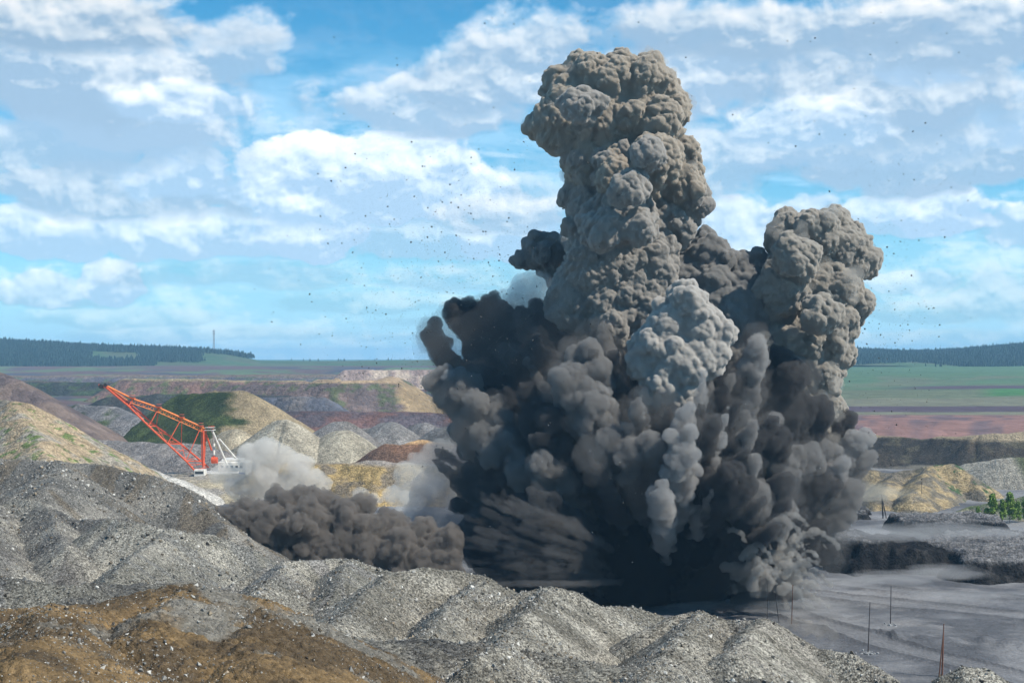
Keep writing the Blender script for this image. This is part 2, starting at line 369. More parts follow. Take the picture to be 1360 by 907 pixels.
def forest(Hh, n, test, seed, label, hs=(9, 18)):
    gx, gy, z, PX, T = Hh; r = np.random.default_rng(seed)
    ny, nx = gx.shape; V = []; Fc = []; k = 0; base = 0
    i = r.integers(0, 40, n * 3); j = r.integers(0, nx - 1, n * 3); u = r.random(n * 3)
    keep = test(PX[i, j], T[i], r)
    i, j, u = i[keep][:n], j[keep][:n], u[keep][:n]
    x = gx[i, j] * (1 - u) + gx[i, j + 1] * u + r.normal(0, 8, len(i)); y = gy[i, j] + r.uniform(-13, 13, len(i)); zz = z[i, j]
    hgt = r.uniform(*hs, len(i)) * np.where(r.random(len(i)) < .12, 1.35, 1.0); wd = hgt * r.uniform(.16, .3, len(i))
    ang = np.arange(6) / 6 * 2 * np.pi
    for lev, (h0, h1, rr) in enumerate([(.12, .62, 1.0), (.38, .84, .75), (.62, 1.0, .5)]):
        ring = np.stack([x[:, None] + np.cos(ang) * wd[:, None] * rr * r.uniform(.7, 1.2, (len(x), 6)), y[:, None] + np.sin(ang) * wd[:, None] * rr,
                         (zz + hgt * h0)[:, None] + r.uniform(-1, 1, (len(x), 6))], -1)
        tip = np.stack([x, y, zz + hgt * h1], -1)[:, None]
        vv = np.concatenate([ring, tip], 1); V.append(vv.reshape(-1, 3))
        b = base + np.arange(len(x)) * 7
        for q in range(6): Fc.append(np.stack([b + q, b + (q + 1) % 6, b + 6], -1))
        base += 7 * len(x)
    o = npmesh('forest', np.concatenate(V), np.concatenate(Fc), M_conifer, smooth=False)
    tag(o, label, 'forest', kind='stuff')
forest(HL, 14000, lambda px, T, r: (px < 332) & (px > -60) & ((T > .25) | (px < 200)) & ~((px > 115) & (px < 185) & (T > .3) & (T < .62)) & ~((px > 265) & (T < .8)), 4,
       'dark conifer forest covering the long low hill on the left horizon')
forest(HR, 18000, lambda px, T, r: (px > 1080) & (px < 1420) & (T > .12 + .1 * np.sin(px / 31)), 5,
       'blue hazy conifer forest covering the hill on the right horizon')
forest(HL, 500, lambda px, T, r: (px > 335) & (px < 620) & (T > .93) & (vnoise(px / 9, px * 0, seed=3) > .35), 6,
       'thin row of dark trees along the low skyline beside the blast', (8, 14))
forest(HR, 260, lambda px, T, r: (px > 1120) & (px < 1360) & (T < .06) & (vnoise(px / 16, px * 0, seed=5) > .5), 8,
       'scattered dark trees at the edge of the green fields below the right hill', (10, 16))
exec_layers = []
# ---- mined land, middle distance
def col_bands(cols, hs, j=3, seed=0, sc=40):
    cols = np.asarray(cols)
    def f(x, y, z, s):
        zz = z + j * 2 * fbm(x / sc, y / sc, z / sc, oct=4, seed=seed)
        return np.stack([np.interp(zz, hs, cols[:, i]) for i in range(3)], -1)
    return f
def top_col(face, top, ztop, seed, spread=1.5, green=None, side=None):
    """flat top of another colour, own streaks on the face"""
    def f(x, y, z, s):
        n = fbm(x / 18, y / 18, z / 8, oct=5, seed=seed)
        c = lerp(face, np.asarray(face) * np.array([1.35, 1.25, 1.15]), sm(-.1, .15, n))
        if green is not None: c = lerp(c, green, sm(.02, .12, fbm(x / 9, y / 9, z / 9, oct=5, seed=seed + 1)) * .8)
        if side is not None: c = lerp(c, side[0], sm(side[1], side[2], x + 60 * n))
        c = c * (1 + .7 * fbm(s.ss / 4, s.dd / 50, oct=4, seed=seed + 5))[..., None]
        return lerp(c, top, sm(ztop - spread, ztop, z + 3 * n))
    return f
def zt(py, D): return CZ + (HY - py) / F * D
# far benches
Heap([[(-60, 499, 2300), (200, 498, 2300), (420, 497, 2300), (640, 497, 2300)]], k=.55, rnd=12, amp=2, ascale=60, zb=-8, seed=1).build(
    'far_bench', 7, top_col((.075, .075, .095), (.16, .13, .11), zt(500, 2300), 3, 3, (.07, .10, .06)), M_far, ylim=(2000, 2400))
Heap([[(-80, 503, 1950), (60, 506, 1930), (200, 508, 1900), (330, 509, 1900)]], k=.5, rnd=8, warp=14, warps=80, amp=3, ascale=45, rill=3, rills=16, zb=-8, seed=61).build(
    'dark_pit_wall', 4.5, top_col((.035, .042, .042), (.10, .085, .075), zt(506.5, 1930), 33, 2, (.05, .075, .04)), M_far)
Heap([[(150, 528, 1350), (230, 524, 1340), (330, 523, 1330), (420, 528, 1320)]], k=.5, rnd=6, warp=8, warps=60, amp=2, ascale=30, rill=2.2, rills=12, zb=-8, seed=62).build(
    'dark_spoil_bench', 3, c_mix((.075, .06, .055), (.045, .05, .05), 30, 34, c=(.06, .085, .04), csc=20), M_far)
Heap([[(458, 491, 2150), (520, 491, 2150), (640, 492, 2150)]], k=.9, rnd=3, amp=1.5, ascale=25, rill=2.5, rills=14, zb=20, seed=2).build(
    'pale_cliff', 4, c_mix((.42, .34, .27), (.25, .19, .17), 18, 5), M_far, ylim=(2050, 2200))
Heap([[(168, 504, 1750), (230, 503, 1720), (330, 505, 1700), (400, 506, 1650)]], k=.62, rnd=10, warp=8, amp=1.6, ascale=30, rill=2.6, rills=12, zb=-8, seed=3).build(
    'spoil_mesa', 3.5, top_col((.14, .095, .085), (.25, .205, .13), zt(505, 1700), 7, 2, (.09, .12, .05)), M_far)
Heap([[(300, 512, 1450), (360, 510, 1420), (440, 506, 1400), (512, 504, 1420)], [(440, 506, 1400), (430, 504, 1550)], [(512, 504, 1420), (520, 500, 1650)]],
     k=.62, rnd=9, warp=6, amp=1.5, ascale=30, rill=2.6, rills=11, zb=-8, seed=4).build(
    'spoil_mesa', 2.8, top_col((.105, .085, .085), (.31, .23, .15), zt(507.5, 1410), 9, 1.6, (.08, .10, .05), ((.25, .185, .11), W(518, 0, 1420)[0], W(540, 0, 1420)[0])), M_far)
Heap([[(330, 528, 1200), (400, 526, 1180), (428, 527, 1180)]], k=.7, rnd=5, amp=.8, ascale=20, rill=.8, rills=9, zb=-8, seed=5).build(
    'slate_mound', 2.2, c_mix((.085, .09, .11), (.13, .12, .12), 25, 6), M_far)
Heap([[(380, 546, 1150), (480, 546, 1150), (590, 549, 1150), (680, 550, 1150)]], k=.35, rnd=10, amp=1, ascale=24, zb=-8, seed=6).build(
    'red_flats', 2.5, c_mix((.15, .085, .075), (.09, .075, .085), 22, 7), M_far)
Heap([[(-80, 480, 1000), (-20, 488, 980), (20, 503, 960), (45, 522, 950)]], k=.6, rnd=4, amp=1, ascale=20, rill=1, rills=8, zb=-8, seed=7).build(
    'brown_spoil_slope', 2, c_mix((.15, .115, .10), (.10, .08, .08), 20, 8), M_far)
Heap([[(252, 525, 1010), (285, 520, 1000), (318, 518, 990)]], k=.62, rnd=5, warp=3, amp=.9, ascale=14, rill=2.2, rills=6, zb=-8, seed=8).build(
    'grassy_spoil_mesa', 1.5, top_col((.028, .042, .018), (.20, .16, .105), zt(520, 1000) + .3, 11, 1.2, (.06, .08, .03), ((.22, .175, .11), W(305, 0, 1000)[0], W(332, 0, 1000)[0])), M_mid)
Heap([[(60, 545, 1080), (100, 537, 1050), (150, 540, 1020), (190, 556, 1000), (215, 575, 980)]], k=.6, rnd=4, warp=3, amp=1.1, ascale=14, rill=.8, rills=7, zb=-8, seed=9).build(
    'grey_spoil_heap', 1.6, c_mix((.20, .19, .185), (.13, .13, .135), 16, 10, c=(.07, .09, .05), csc=12), M_mid)
# row of cones
cones = [(308, 570, 905, (.38, .33, .24)), (375, 557, 885, (.30, .27, .21)), (372, 562, 900, (.27, .24, .2)), (412, 575, 960, (.25, .225, .19)), (452, 571, 880, (.29, .26, .20)), (448, 559, 960, (.21, .195, .18)),
         (515, 560, 985, (.20, .19, .18)), (560, 561, 1000, (.185, .175, .17)), (590, 566, 960, (.19, .18, .17)), (485, 568, 1010, (.2, .185, .17)), (625, 566, 980, (.2, .18, .17))]
for i, (px, py, D, c) in enumerate(cones):
    Heap([[(px - 3, py + 1, D), (px + 5, py, D - 4)]], k=.70, rnd=5, amp=.5, ascale=8, rill=1.9, rills=3.6, zb=-6, seed=20 + i).build(
        'spoil_cone', 1.1, c_mix(c, tuple(np.array(c) * .72), 10, 12 + i), M_mid)
Heap([[(480, 610, 800), (500, 597, 800), (512, 588, 800), (530, 590, 800), (560, 584, 810), (590, 590, 810), (640, 590, 810)]], k=.75, rnd=2, warp=2, amp=.9, ascale=8, rill=.6, rills=4, zb=-6, seed=31).build(
    'brown_mound', 1.0, top_col((.12, .075, .055), (.42, .27, .14), zt(586, 805), 13, 1.5, None), M_mid)
Heap([[(360, 616, 765), (395, 612, 770), (430, 616, 760), (480, 611, 755), (540, 614, 750), (600, 618, 745), (650, 620, 740)]], k=.72, rnd=4, warp=4, warps=14, amp=1.5, ascale=9, rill=1.4, rills=5, zb=-6, seed=32).build(
    'ochre_terrace', .9, lambda x, y, z, s: lerp(lerp((.33, .24, .11), (.19, .155, .11), sm(-.08, .1, fbm(x / 8, y / 8, z / 5, oct=5, seed=60))), (.26, .23, .2), sm(zt(618, 755), zt(613, 755), z + 2 * fbm(x / 9, y / 9, seed=61))), M_mid)
Heap([[(60, 590, 900), (120, 584, 880), (200, 588, 870), (262, 590, 860), (300, 600, 850)]], k=.55, rnd=3, warp=3, amp=1, ascale=9, rill=.8, rills=5, zb=-6, seed=33).build(
    'grey_bench', 1.1, c_mix((.22, .20, .185), (.15, .14, .135), 12, 15), M_mid)
# pad the excavator works from
Heap([[(150, 640, 820), (230, 628, 800), (300, 629, 790), (360, 634, 780), (430, 650, 770), (560, 655, 760), (680, 660, 750)]], k=.22, rnd=12, amp=.5, ascale=10, zb=-6, seed=34).build(
    'working_pad', 1.3, c_mix((.30, .28, .25), (.40, .35, .25), 16, 16), M_mid)
Heap([[(100, 585, 760), (125, 597, 750), (160, 608, 745), (200, 622, 740), (230, 634, 735)]], k=.5, rnd=2.5, warp=2, amp=.8, ascale=6, rill=.8, rills=4, zb=-6, seed=35).build(
    'pale_talus', .9, c_mix((.46, .445, .41), (.32, .30, .27), 9, 17), M_mid)
# tan hill at the left edge
Heap([[(-90, 505, 600), (-30, 528, 590), (0, 530, 580), (22, 533, 570), (38, 537, 565), (70, 562, 555), (105, 585, 548), (130, 603, 540), (165, 628, 532)], [(22, 533, 570), (60, 600, 480), (90, 640, 450)]], k=.62, rnd=2.5, warp=2.5, amp=1.1, ascale=7, rill=1.6, rills=4.5, zb=-6, seed=36).build(
    'tan_hill', .7, lambda x, y, z, s: lerp(lerp((.30, .235, .155), (.25, .225, .185), sm(-.05, .1, fbm(x / 12, y / 12, z / 6, oct=5, seed=63))), (.12, .16, .06),
                                          sm(.12, .2, fbm(x / 3.2, y / 3.2, z / 3.2, oct=3, seed=64))), M_mid)
# right side
Heap([[(1080, 575, 1050), (1140, 577, 1020), (1190, 578, 1000), (1225, 582, 990), (1260, 580, 980), (1300, 577, 970), (1370, 572, 960), (1480, 566, 950)]], k=.55, rnd=3, warp=5, amp=1.6, ascale=14, rill=2.8, rills=9, zb=-6, seed=40).build(
    'dark_ridge', 1.5, top_col((.042, .038, .033), (.26, .21, .14), zt(580, 985), 19, 2.5, (.09, .08, .055)), M_mid)
Heap([[(1110, 632, 800), (1145, 624, 790), (1190, 627, 785), (1235, 618, 780), (1262, 616, 778), (1285, 630, 770), (1318, 668, 740)], [(1235, 618, 780), (1215, 655, 700)], [(1190, 627, 785), (1165, 660, 705)]], k=.7, rnd=2, warp=3, warps=16, amp=1.6, ascale=9, rill=1.2, rills=5, zb=-6, seed=41).build(
    'ochre_hill', .8, lambda x, y, z, s: lerp(lerp((.27, .21, .12), (.13, .115, .09), sm(-.09, .09, fbm(x / 9, y / 9, z / 6, oct=5, seed=70))), (.05, .085, .04),
                                            sm(.1, .16, fbm(x / 4, y / 4, z / 4, oct=4, seed=71)) * sm(W(1225, 0, 760)[0], W(1255, 0, 760)[0], x)), M_mid)
Heap([[(1290, 615, 850), (1330, 608, 840), (1400, 606, 830)]], k=.6, rnd=3, amp=.9, ascale=8, rill=1.0, rills=4, zb=-6, seed=42).build(
    'grey_slope', 1.0, lambda x, y, z, s: lerp((.26, .24, .20), (.10, .11, .06), sm(W(1335, 0, 840)[0], W(1350, 0, 840)[0], x)), M_mid)
Heap([[(1290, 672, 690), (1330, 664, 680), (1380, 655, 670), (1430, 650, 665)]], k=.6, rnd=3, amp=.6, ascale=5, zb=-6, seed=43).build(
    'green_bank', .8, c_mix((.30, .27, .2), (.12, .15, .07), 6, 23), M_mid)

# pit floor
def pit_floor():
    x0, x1, y0, y1 = -420, 520, 180, 1000
    nx, ny = 900, 800
    gx, gy = np.meshgrid(np.linspace(x0, x1, nx), np.linspace(y0, y1, ny))
    z = .6 * 2 * fbm(gx / 22, gy / 15, oct=6, seed=80, gain=.55) + .5 * fbm(gx / 3, gy / 3, oct=3, seed=81)
    # loose dug strip and wheel ruts
    lx = gx - (gy - 400) * .25
    z += 1.6 * np.exp(-((gy - 372 + .35 * (gx - 130)) / 8) ** 2) * (0.6 + 2 * fbm(gx / 5, gy / 5, oct=4, seed=82))
    n = fbm(gx / 34, gy / 26, oct=6, seed=83, gain=.6)
    c = lerp((.085, .087, .095), (.185, .185, .19), sm(-.14, .14, n))
    c = lerp(c, (.20, .195, .195), sm(.10, .2, fbm(gx / 40, gy / 22, oct=5, seed=84)) * .7)
    for k, (tr, wd) in enumerate([([(1040, 812), (1110, 835), (1200, 862), (1330, 893), (1450, 930)], 4.5), ([(1090, 790), (1200, 803), (1300, 812), (1500, 835)], 5.5), ([(1120, 775), (1220, 788), (1360, 795), (1500, 800)], 4.0)]):
        dist = np.full(gx.shape, 1e3)
        pts = [np.array([(px - 680) / F * (CZ * F / (py - HY)), CZ * F / (py - HY)]) for px, py in tr]
        for p0, p1 in zip(pts[:-1], pts[1:]):
            ab = p1 - p0; t = np.clip(((gx - p0[0]) * ab[0] + (gy - p0[1]) * ab[1]) / (ab @ ab), 0, 1); dist = np.minimum(dist, np.hypot(gx - p0[0] - t * ab[0], gy - p0[1] - t * ab[1]))
        dist = dist + 2.2 * fbm(gx / 9, gy / 9, oct=3, seed=140 + k)
        z = z * (.35 + .65 * sm(wd - 1, wd + 2, dist)) + .7 * np.exp(-((dist - wd - 1.2) / 1.1) ** 2)
        c = lerp(c, (.165, .165, .17), (1 - sm(wd - 1, wd + .5, dist)) * .6); c = lerp(c, (.05, .05, .053), np.exp(-((dist - wd - .8) / 1.0) ** 2) * .6); c = lerp(c, (.07, .07, .074), np.exp(-((dist - wd * .5) / .7) ** 2) * .4)
    idx = np.arange(nx * ny).reshape(ny, nx)
    Fc = np.stack([idx[:-1, :-1], idx[:-1, 1:], idx[1:, 1:], idx[1:, :-1]], -1).reshape(-1, 4)
    o = npmesh('pit_floor', np.stack([gx, gy, z], -1).reshape(-1, 3), Fc, M_floor, col=c.reshape(-1, 3)); o['kind'] = 'structure'
pit_floor()
coal = (.008, .008, .009)
def bench_col(zt_, seed):
    return lambda x, y, z, s: lerp(lerp(coal, (.028, .026, .025), sm(-.02, .2, fbm(x / 3, y / 3, z / 2, oct=4, seed=seed))), (.13, .128, .13), sm(zt_ - 1.3, zt_ - .2, z + 1.5 * fbm(x / 6, y / 6, seed=seed + 1)))
def bench(px0, px1, pyt, D, depth, seed, tilt=0, base=-2, k=1.6):
    """coal bench: level top, steep black face"""
    a = W(px0, pyt, D); b = W(px1, pyt + tilt, D); H = []
    lines = [[(px0, pyt, D), (px1, pyt + tilt, D)]]
    h = Heap(lines, k=k, rnd=.8, warp=7, warps=13, amp=1.5, ascale=5, rill=1.6, rills=3.5, rub=.5, zb=base, seed=seed)
    # widen the top backwards
    ztop = a[2]
    h.L = []
    for q in np.linspace(0, depth, max(2, int(depth / 3))):
        h.L.append([np.array([a[0], a[1] + q, ztop]), np.array([b[0], b[1] + q, b[2]])])
    return h.build('coal_bench', .7, bench_col(ztop, seed), M_mid)
bench(1212, 1338, 690, 596, 30, 90)
bench(1040, 1150, 680, 660, 20, 91)
bench(1135, 1255, 716, 500, 36, 92, tilt=16)
bench(1285, 1420, 742, 480, 60, 93, tilt=-4)
bench(1275, 1400, 712, 560, 20, 94)

# ---- near spoil heaps (each its own mesh; they run into one another like dumped loads)
grey = (.135, .130, .112); pale = (.235, .222, .19); slate = (.07, .069, .066); gbrown = (.125, .117, .098)
near = []
def nheap(name, lines, cols, res, k=.68, label=None, mat=M_near, **kw):
    h = Heap(lines, k=k, **kw); h.build(name, res, cols, mat, ylim=kw.get('ylim')); near.append(h); return h
def ncol(a, b, c, seed, sc=9):
    def f(x, y, z, s):
        n = fbm(x / sc, y / sc, z / sc, oct=5, seed=seed)
        r = lerp(a, b, sm(-.12, .14, n))
        st = fbm(s.ss / 3.5, s.dd / 30, oct=3, seed=seed + 9)
        r = lerp(r, c, sm(.02, .2, st) * .7)
        return r
    return f
nheap('dark_spoil_ridge', [[(-120, 600, 430), (0, 608, 420), (80, 614, 415), (150, 622, 410), (200, 636, 405), (245, 655, 400), (300, 700, 385), (372, 758, 370)],
      [(80, 614, 415), (60, 650, 340)]], ncol((.10, .098, .092), (.185, .175, .155), (.11, .09, .065), 101, 14), .5, k=.6, rnd=2.5, warp=3, amp=1.2, ascale=7, rill=1.5, rills=5, rub=.55, zb=-4, seed=50)
nheap('spoil_ridge', [[(-100, 640, 330), (-20, 655, 320), (60, 668, 305), (100, 690, 290), (150, 690, 280), (215, 700, 275)], [(60, 668, 305), (95, 730, 250)], [(-20, 655, 320), (-30, 720, 240)]],
      ncol((.13, .125, .115), pale, (.085, .08, .075), 103, 11), .33, k=.72, rnd=.7, warp=1.6, warps=18, amp=.55, ascale=7, rill=.5, rills=1.8, zb=5, rub=0.40, seed=51)
nheap('spoil_ridge', [[(215, 711, 255), (222, 703, 262), (280, 712, 268), (330, 728, 270), (365, 752, 268), (400, 790, 262)], [(218, 706, 258), (160, 755, 225)], [(140, 690, 262), (216, 706, 257)]],
      ncol(grey, pale, (.125, .125, .12), 105, 9), .33, k=.72, rnd=.7, warp=1.6, warps=18, amp=.55, ascale=7, rill=.5, rills=1.8, zb=5, rub=0.34, seed=52)
nheap('spoil_ridge', [[(-80, 745, 170), (0, 768, 165), (90, 778, 165), (170, 776, 170), (240, 772, 175), (300, 780, 180)]],
      ncol(slate, grey, (.12, .12, .12), 107, 6), .25, k=.5, rnd=.7, warp=1.6, warps=18, amp=.55, ascale=7, rill=.5, rills=1.8, zb=20, rub=0.32, seed=53)
nheap('spoil_ridge', [[(290, 790, 195), (345, 762, 200), (385, 747, 205), (430, 741, 210), (470, 742, 212), (500, 753, 212), (540, 768, 210), (600, 800, 205)],
      [(385, 747, 205), (300, 830, 150)], [(470, 742, 212), (450, 775, 185)]],
      ncol(grey, pale, (.15, .145, .14), 109, 8), .27, k=.72, rnd=.7, warp=1.6, warps=18, amp=.55, ascale=7, rill=.5, rills=1.8, zb=10, rub=0.29, seed=54)
nheap('spoil_ridge', [[(485, 775, 172), (520, 763, 175), (560, 757, 178), (600, 757, 181), (640, 766, 183), (670, 782, 184), (700, 800, 182)],
      [(508, 766, 173), (420, 850, 128)], [(640, 766, 183), (560, 850, 122)]],
      ncol(gbrown, pale, grey, 111, 7), .22, k=.72, rnd=.7, warp=1.6, warps=18, amp=.55, ascale=7, rill=.5, rills=1.8, zb=10, rub=0.26, seed=55)
nheap('spoil_ridge', [[(660, 800, 160), (700, 785, 162), (735, 778, 163), (765, 785, 163), (795, 806, 163), (840, 805, 170), (870, 815, 172), (900, 835, 170)],
      [(735, 778, 163), (640, 880, 108)]],
      ncol(gbrown, pale, grey, 113, 7), .2, k=.72, rnd=.7, warp=1.6, warps=18, amp=.55, ascale=7, rill=.5, rills=1.8, zb=10, rub=0.24, seed=56)
nheap('spoil_ridge', [[(850, 838, 148), (890, 818, 150), (925, 813, 152), (960, 826, 152), (1005, 822, 150), (1035, 842, 149), (1075, 862, 147), (1120, 868, 145), (1165, 895, 142), (1200, 925, 140)],
      [(925, 813, 152), (850, 905, 100)], [(1005, 822, 150), (965, 870, 122)]],
      ncol(gbrown, pale, (.2, .185, .16), 115, 6), .19, k=.72, rnd=.7, warp=1.6, warps=18, amp=.55, ascale=7, rill=.5, rills=1.8, zb=8, rub=0.22, seed=57)
nheap('spoil_ridge', [[(1225, 925, 150), (1260, 898, 152), (1290, 886, 152), (1320, 890, 152), (1350, 915, 150)]],
      ncol(gbrown, pale, grey, 117, 5), .22, k=.72, rnd=.7, warp=1.6, warps=18, amp=.55, ascale=7, rill=.5, rills=1.8, zb=8, rub=0.24, seed=58)
nheap('brown_soil_heap', [[(-60, 800, 92), (60, 808, 94), (140, 800, 98), (205, 782, 104), (250, 777, 106), (290, 786, 106), (335, 812, 104), (380, 848, 101), (430, 880, 97), (500, 915, 92)],
      [(250, 777, 106), (200, 850, 84)], [(335, 812, 104), (330, 880, 80)], [(60, 808, 94), (40, 880, 70)]],
      lambda x, y, z, s: lerp(lerp((.165, .112, .057), (.085, .062, .038), sm(-.1, .1, fbm(x / 4, y / 4, z / 4, oct=5, seed=119))), (.15, .14, .12), sm(.06, .16, fbm(x / 7, y / 7, z / 7, oct=4, seed=120))),
      .15, mat=M_soil, k=.5, rnd=1.6, warp=1.5, warps=8, amp=.55, ascale=3, rill=.2, rills=2, zb=25, rub=0.34, seed=59)
# ground under and between the heaps, down to the camera's stand
nheap('spoil_ground', [[(-200, 930, 60), (680, 940, 62), (1100, 985, 70)], [(-100, 830, 120), (300, 850, 115), (560, 850, 120), (760, 880, 120), (980, 900, 118), (1100, 945, 112)]],
      ncol(slate, grey, gbrown, 121, 6), .3, k=.5, rnd=3, warp=2, warps=12, amp=.8, ascale=5, rill=.3, rills=3, zb=3, rub=0.34, seed=60)

def H_near(x, y):
    z = np.full(x.shape, -99.)
    for h in near: z = np.maximum(z, h.h(x, y))
    return z

# ------------------------------------------------------------------ loose stones on the near heaps
def mat_stone():
    m = bpy.data.materials.new('stone'); m.use_nodes = True; t = NT(m.node_tree); b = t.n['Principled BSDF']
    at = t.node('ShaderNodeAttribute', attribute_name='Col').outputs['Color']; g = t.node('ShaderNodeNewGeometry')
    n = t.noise(g.outputs['Position'], 5.0, 5, .6)
    t.put(b.inputs['Base Color'], t.mix(1.0, at, t.ramp(n, [(.3, .75), (.7, 1.25)]), 'MULTIPLY')); b.inputs['Roughness'].default_value = .85
    return m
M_stone = mat_stone()
phi = (1 + 5 ** .5) / 2
ICO_V = np.array([(-1, phi, 0), (1, phi, 0), (-1, -phi, 0), (1, -phi, 0), (0, -1, phi), (0, 1, phi), (0, -1, -phi), (0, 1, -phi), (phi, 0, -1), (phi, 0, 1), (-phi, 0, -1), (-phi, 0, 1)]) / 1.9
ICO_F = np.array([(0, 11, 5), (0, 5, 1), (0, 1, 7), (0, 7, 10), (0, 10, 11), (1, 5, 9), (5, 11, 4), (11, 10, 2), (10, 7, 6), (7, 1, 8), (3, 9, 4), (3, 4, 2), (3, 2, 6), (3, 6, 8), (3, 8, 9), (4, 9, 5), (2, 4, 11), (6, 2, 10), (8, 6, 7), (9, 8, 1)])
def rot_rand(r, n):
    q = r.normal(size=(n, 4)); q /= np.linalg.norm(q, axis=1)[:, None]; a, b, c, d = q.T
    return np.stack([np.stack([1 - 2 * (c * c + d * d), 2 * (b * c - a * d), 2 * (b * d + a * c)], -1), np.stack([2 * (b * c + a * d), 1 - 2 * (b * b + d * d), 2 * (c * d - a * b)], -1),
                     np.stack([2 * (b * d - a * c), 2 * (c * d + a * b), 1 - 2 * (b * b + c * c)], -1)], 1)
OCT_V = np.array([(1, 0, 0), (-1, 0, 0), (0, 1, 0), (0, -1, 0), (0, 0, 1), (0, 0, -1)], float); OCT_F = np.array([(0, 2, 4), (2, 1, 4), (1, 3, 4), (3, 0, 4), (2, 0, 5), (1, 2, 5), (3, 1, 5), (0, 3, 5)])
def rocks_mesh(name, P, size, col, seed, mat=M_stone):
    r = np.random.default_rng(seed); n = len(P)
    if n > 20000:
        v = OCT_V[None] * r.uniform(.6, 1.3, (n, 6, 1)) + r.normal(0, .18, (n, 6, 3)); v = v * r.uniform(.6, 1.1, (n, 1, 3)); v = np.einsum('nij,nkj->nki', rot_rand(r, n), v) * size[:, None, None] * .5 + P[:, None]
        return npmesh(name, v.reshape(-1, 3), (OCT_F[None] + (np.arange(n) * 6)[:, None, None]).reshape(-1, 3), mat, col=np.repeat(col, 6, 0), smooth=False)
    v = ICO_V[None] * r.uniform(.65, 1.25, (n, 12, 1)); v = v * r.uniform(.55, 1.1, (n, 1, 3)); v = np.einsum('nij,nkj->nki', rot_rand(r, n), v)
    v = v * size[:, None, None] * .5 + P[:, None]
    Fc = (ICO_F[None] + (np.arange(n) * 12)[:, None, None]).reshape(-1, 3)
    return npmesh(name, v.reshape(-1, 3), Fc, mat, col=np.repeat(col, 12, 0), smooth=False)
def scatter():
    r = np.random.default_rng(77); N = 800000
    D = 60 + (420 - 60) * r.random(N) ** 1.25
    px = r.uniform(-40, 1400, N); x = (px - 680) / F * D
    cl = fbm(x / 9, D / 9, oct=4, seed=201)
    keep = r.random(N) < np.clip(.35 + 3.2 * cl, .05, 1); x, D = x[keep], D[keep]
    z = H_near(x, D); ok = z > 6; x, D, z = x[ok], D[ok], z[ok]; n = len(x)
    size = .095 * (r.pareto(2.9, n) + 1) * (.45 + D / 260); size = np.minimum(size, .55 * (.4 + D / 240))
    big = .30 + .0 * size
    shade = np.clip(r.normal(.17, .09, n) + .24 * (r.random(n) < .22), .03, .55)
    col = shade[:, None] * np.array([1.0, .97, .89]) ; br = (r.random(n) < .2); col[br] *= np.array([.62, .52, .40])
    soil = near[-2].h(x, D) >= z - .05; u_ = ~soil | (r.random(n) < .35); x, D, z, size, col = x[u_], D[u_], z[u_], size[u_], col[u_]; n = len(x)
    P = np.stack([x, D, z + size * .12], -1)
    m = size > .6
    rocks_mesh('rubble', P[~m], size[~m], col[~m], 1)['kind'] = 'stuff'
    tag(bpy.data.objects['rubble'], 'small grey broken stones strewn over the near spoil heaps', 'rubble')
    rocks_mesh('boulder_litter', P[m], size[m], col[m], 2)
    tag(bpy.data.objects['boulder_litter'], 'larger pale angular boulders lying on the near spoil heaps', 'rubble', kind='stuff')
    print('stones', n, m.sum())
scatter()
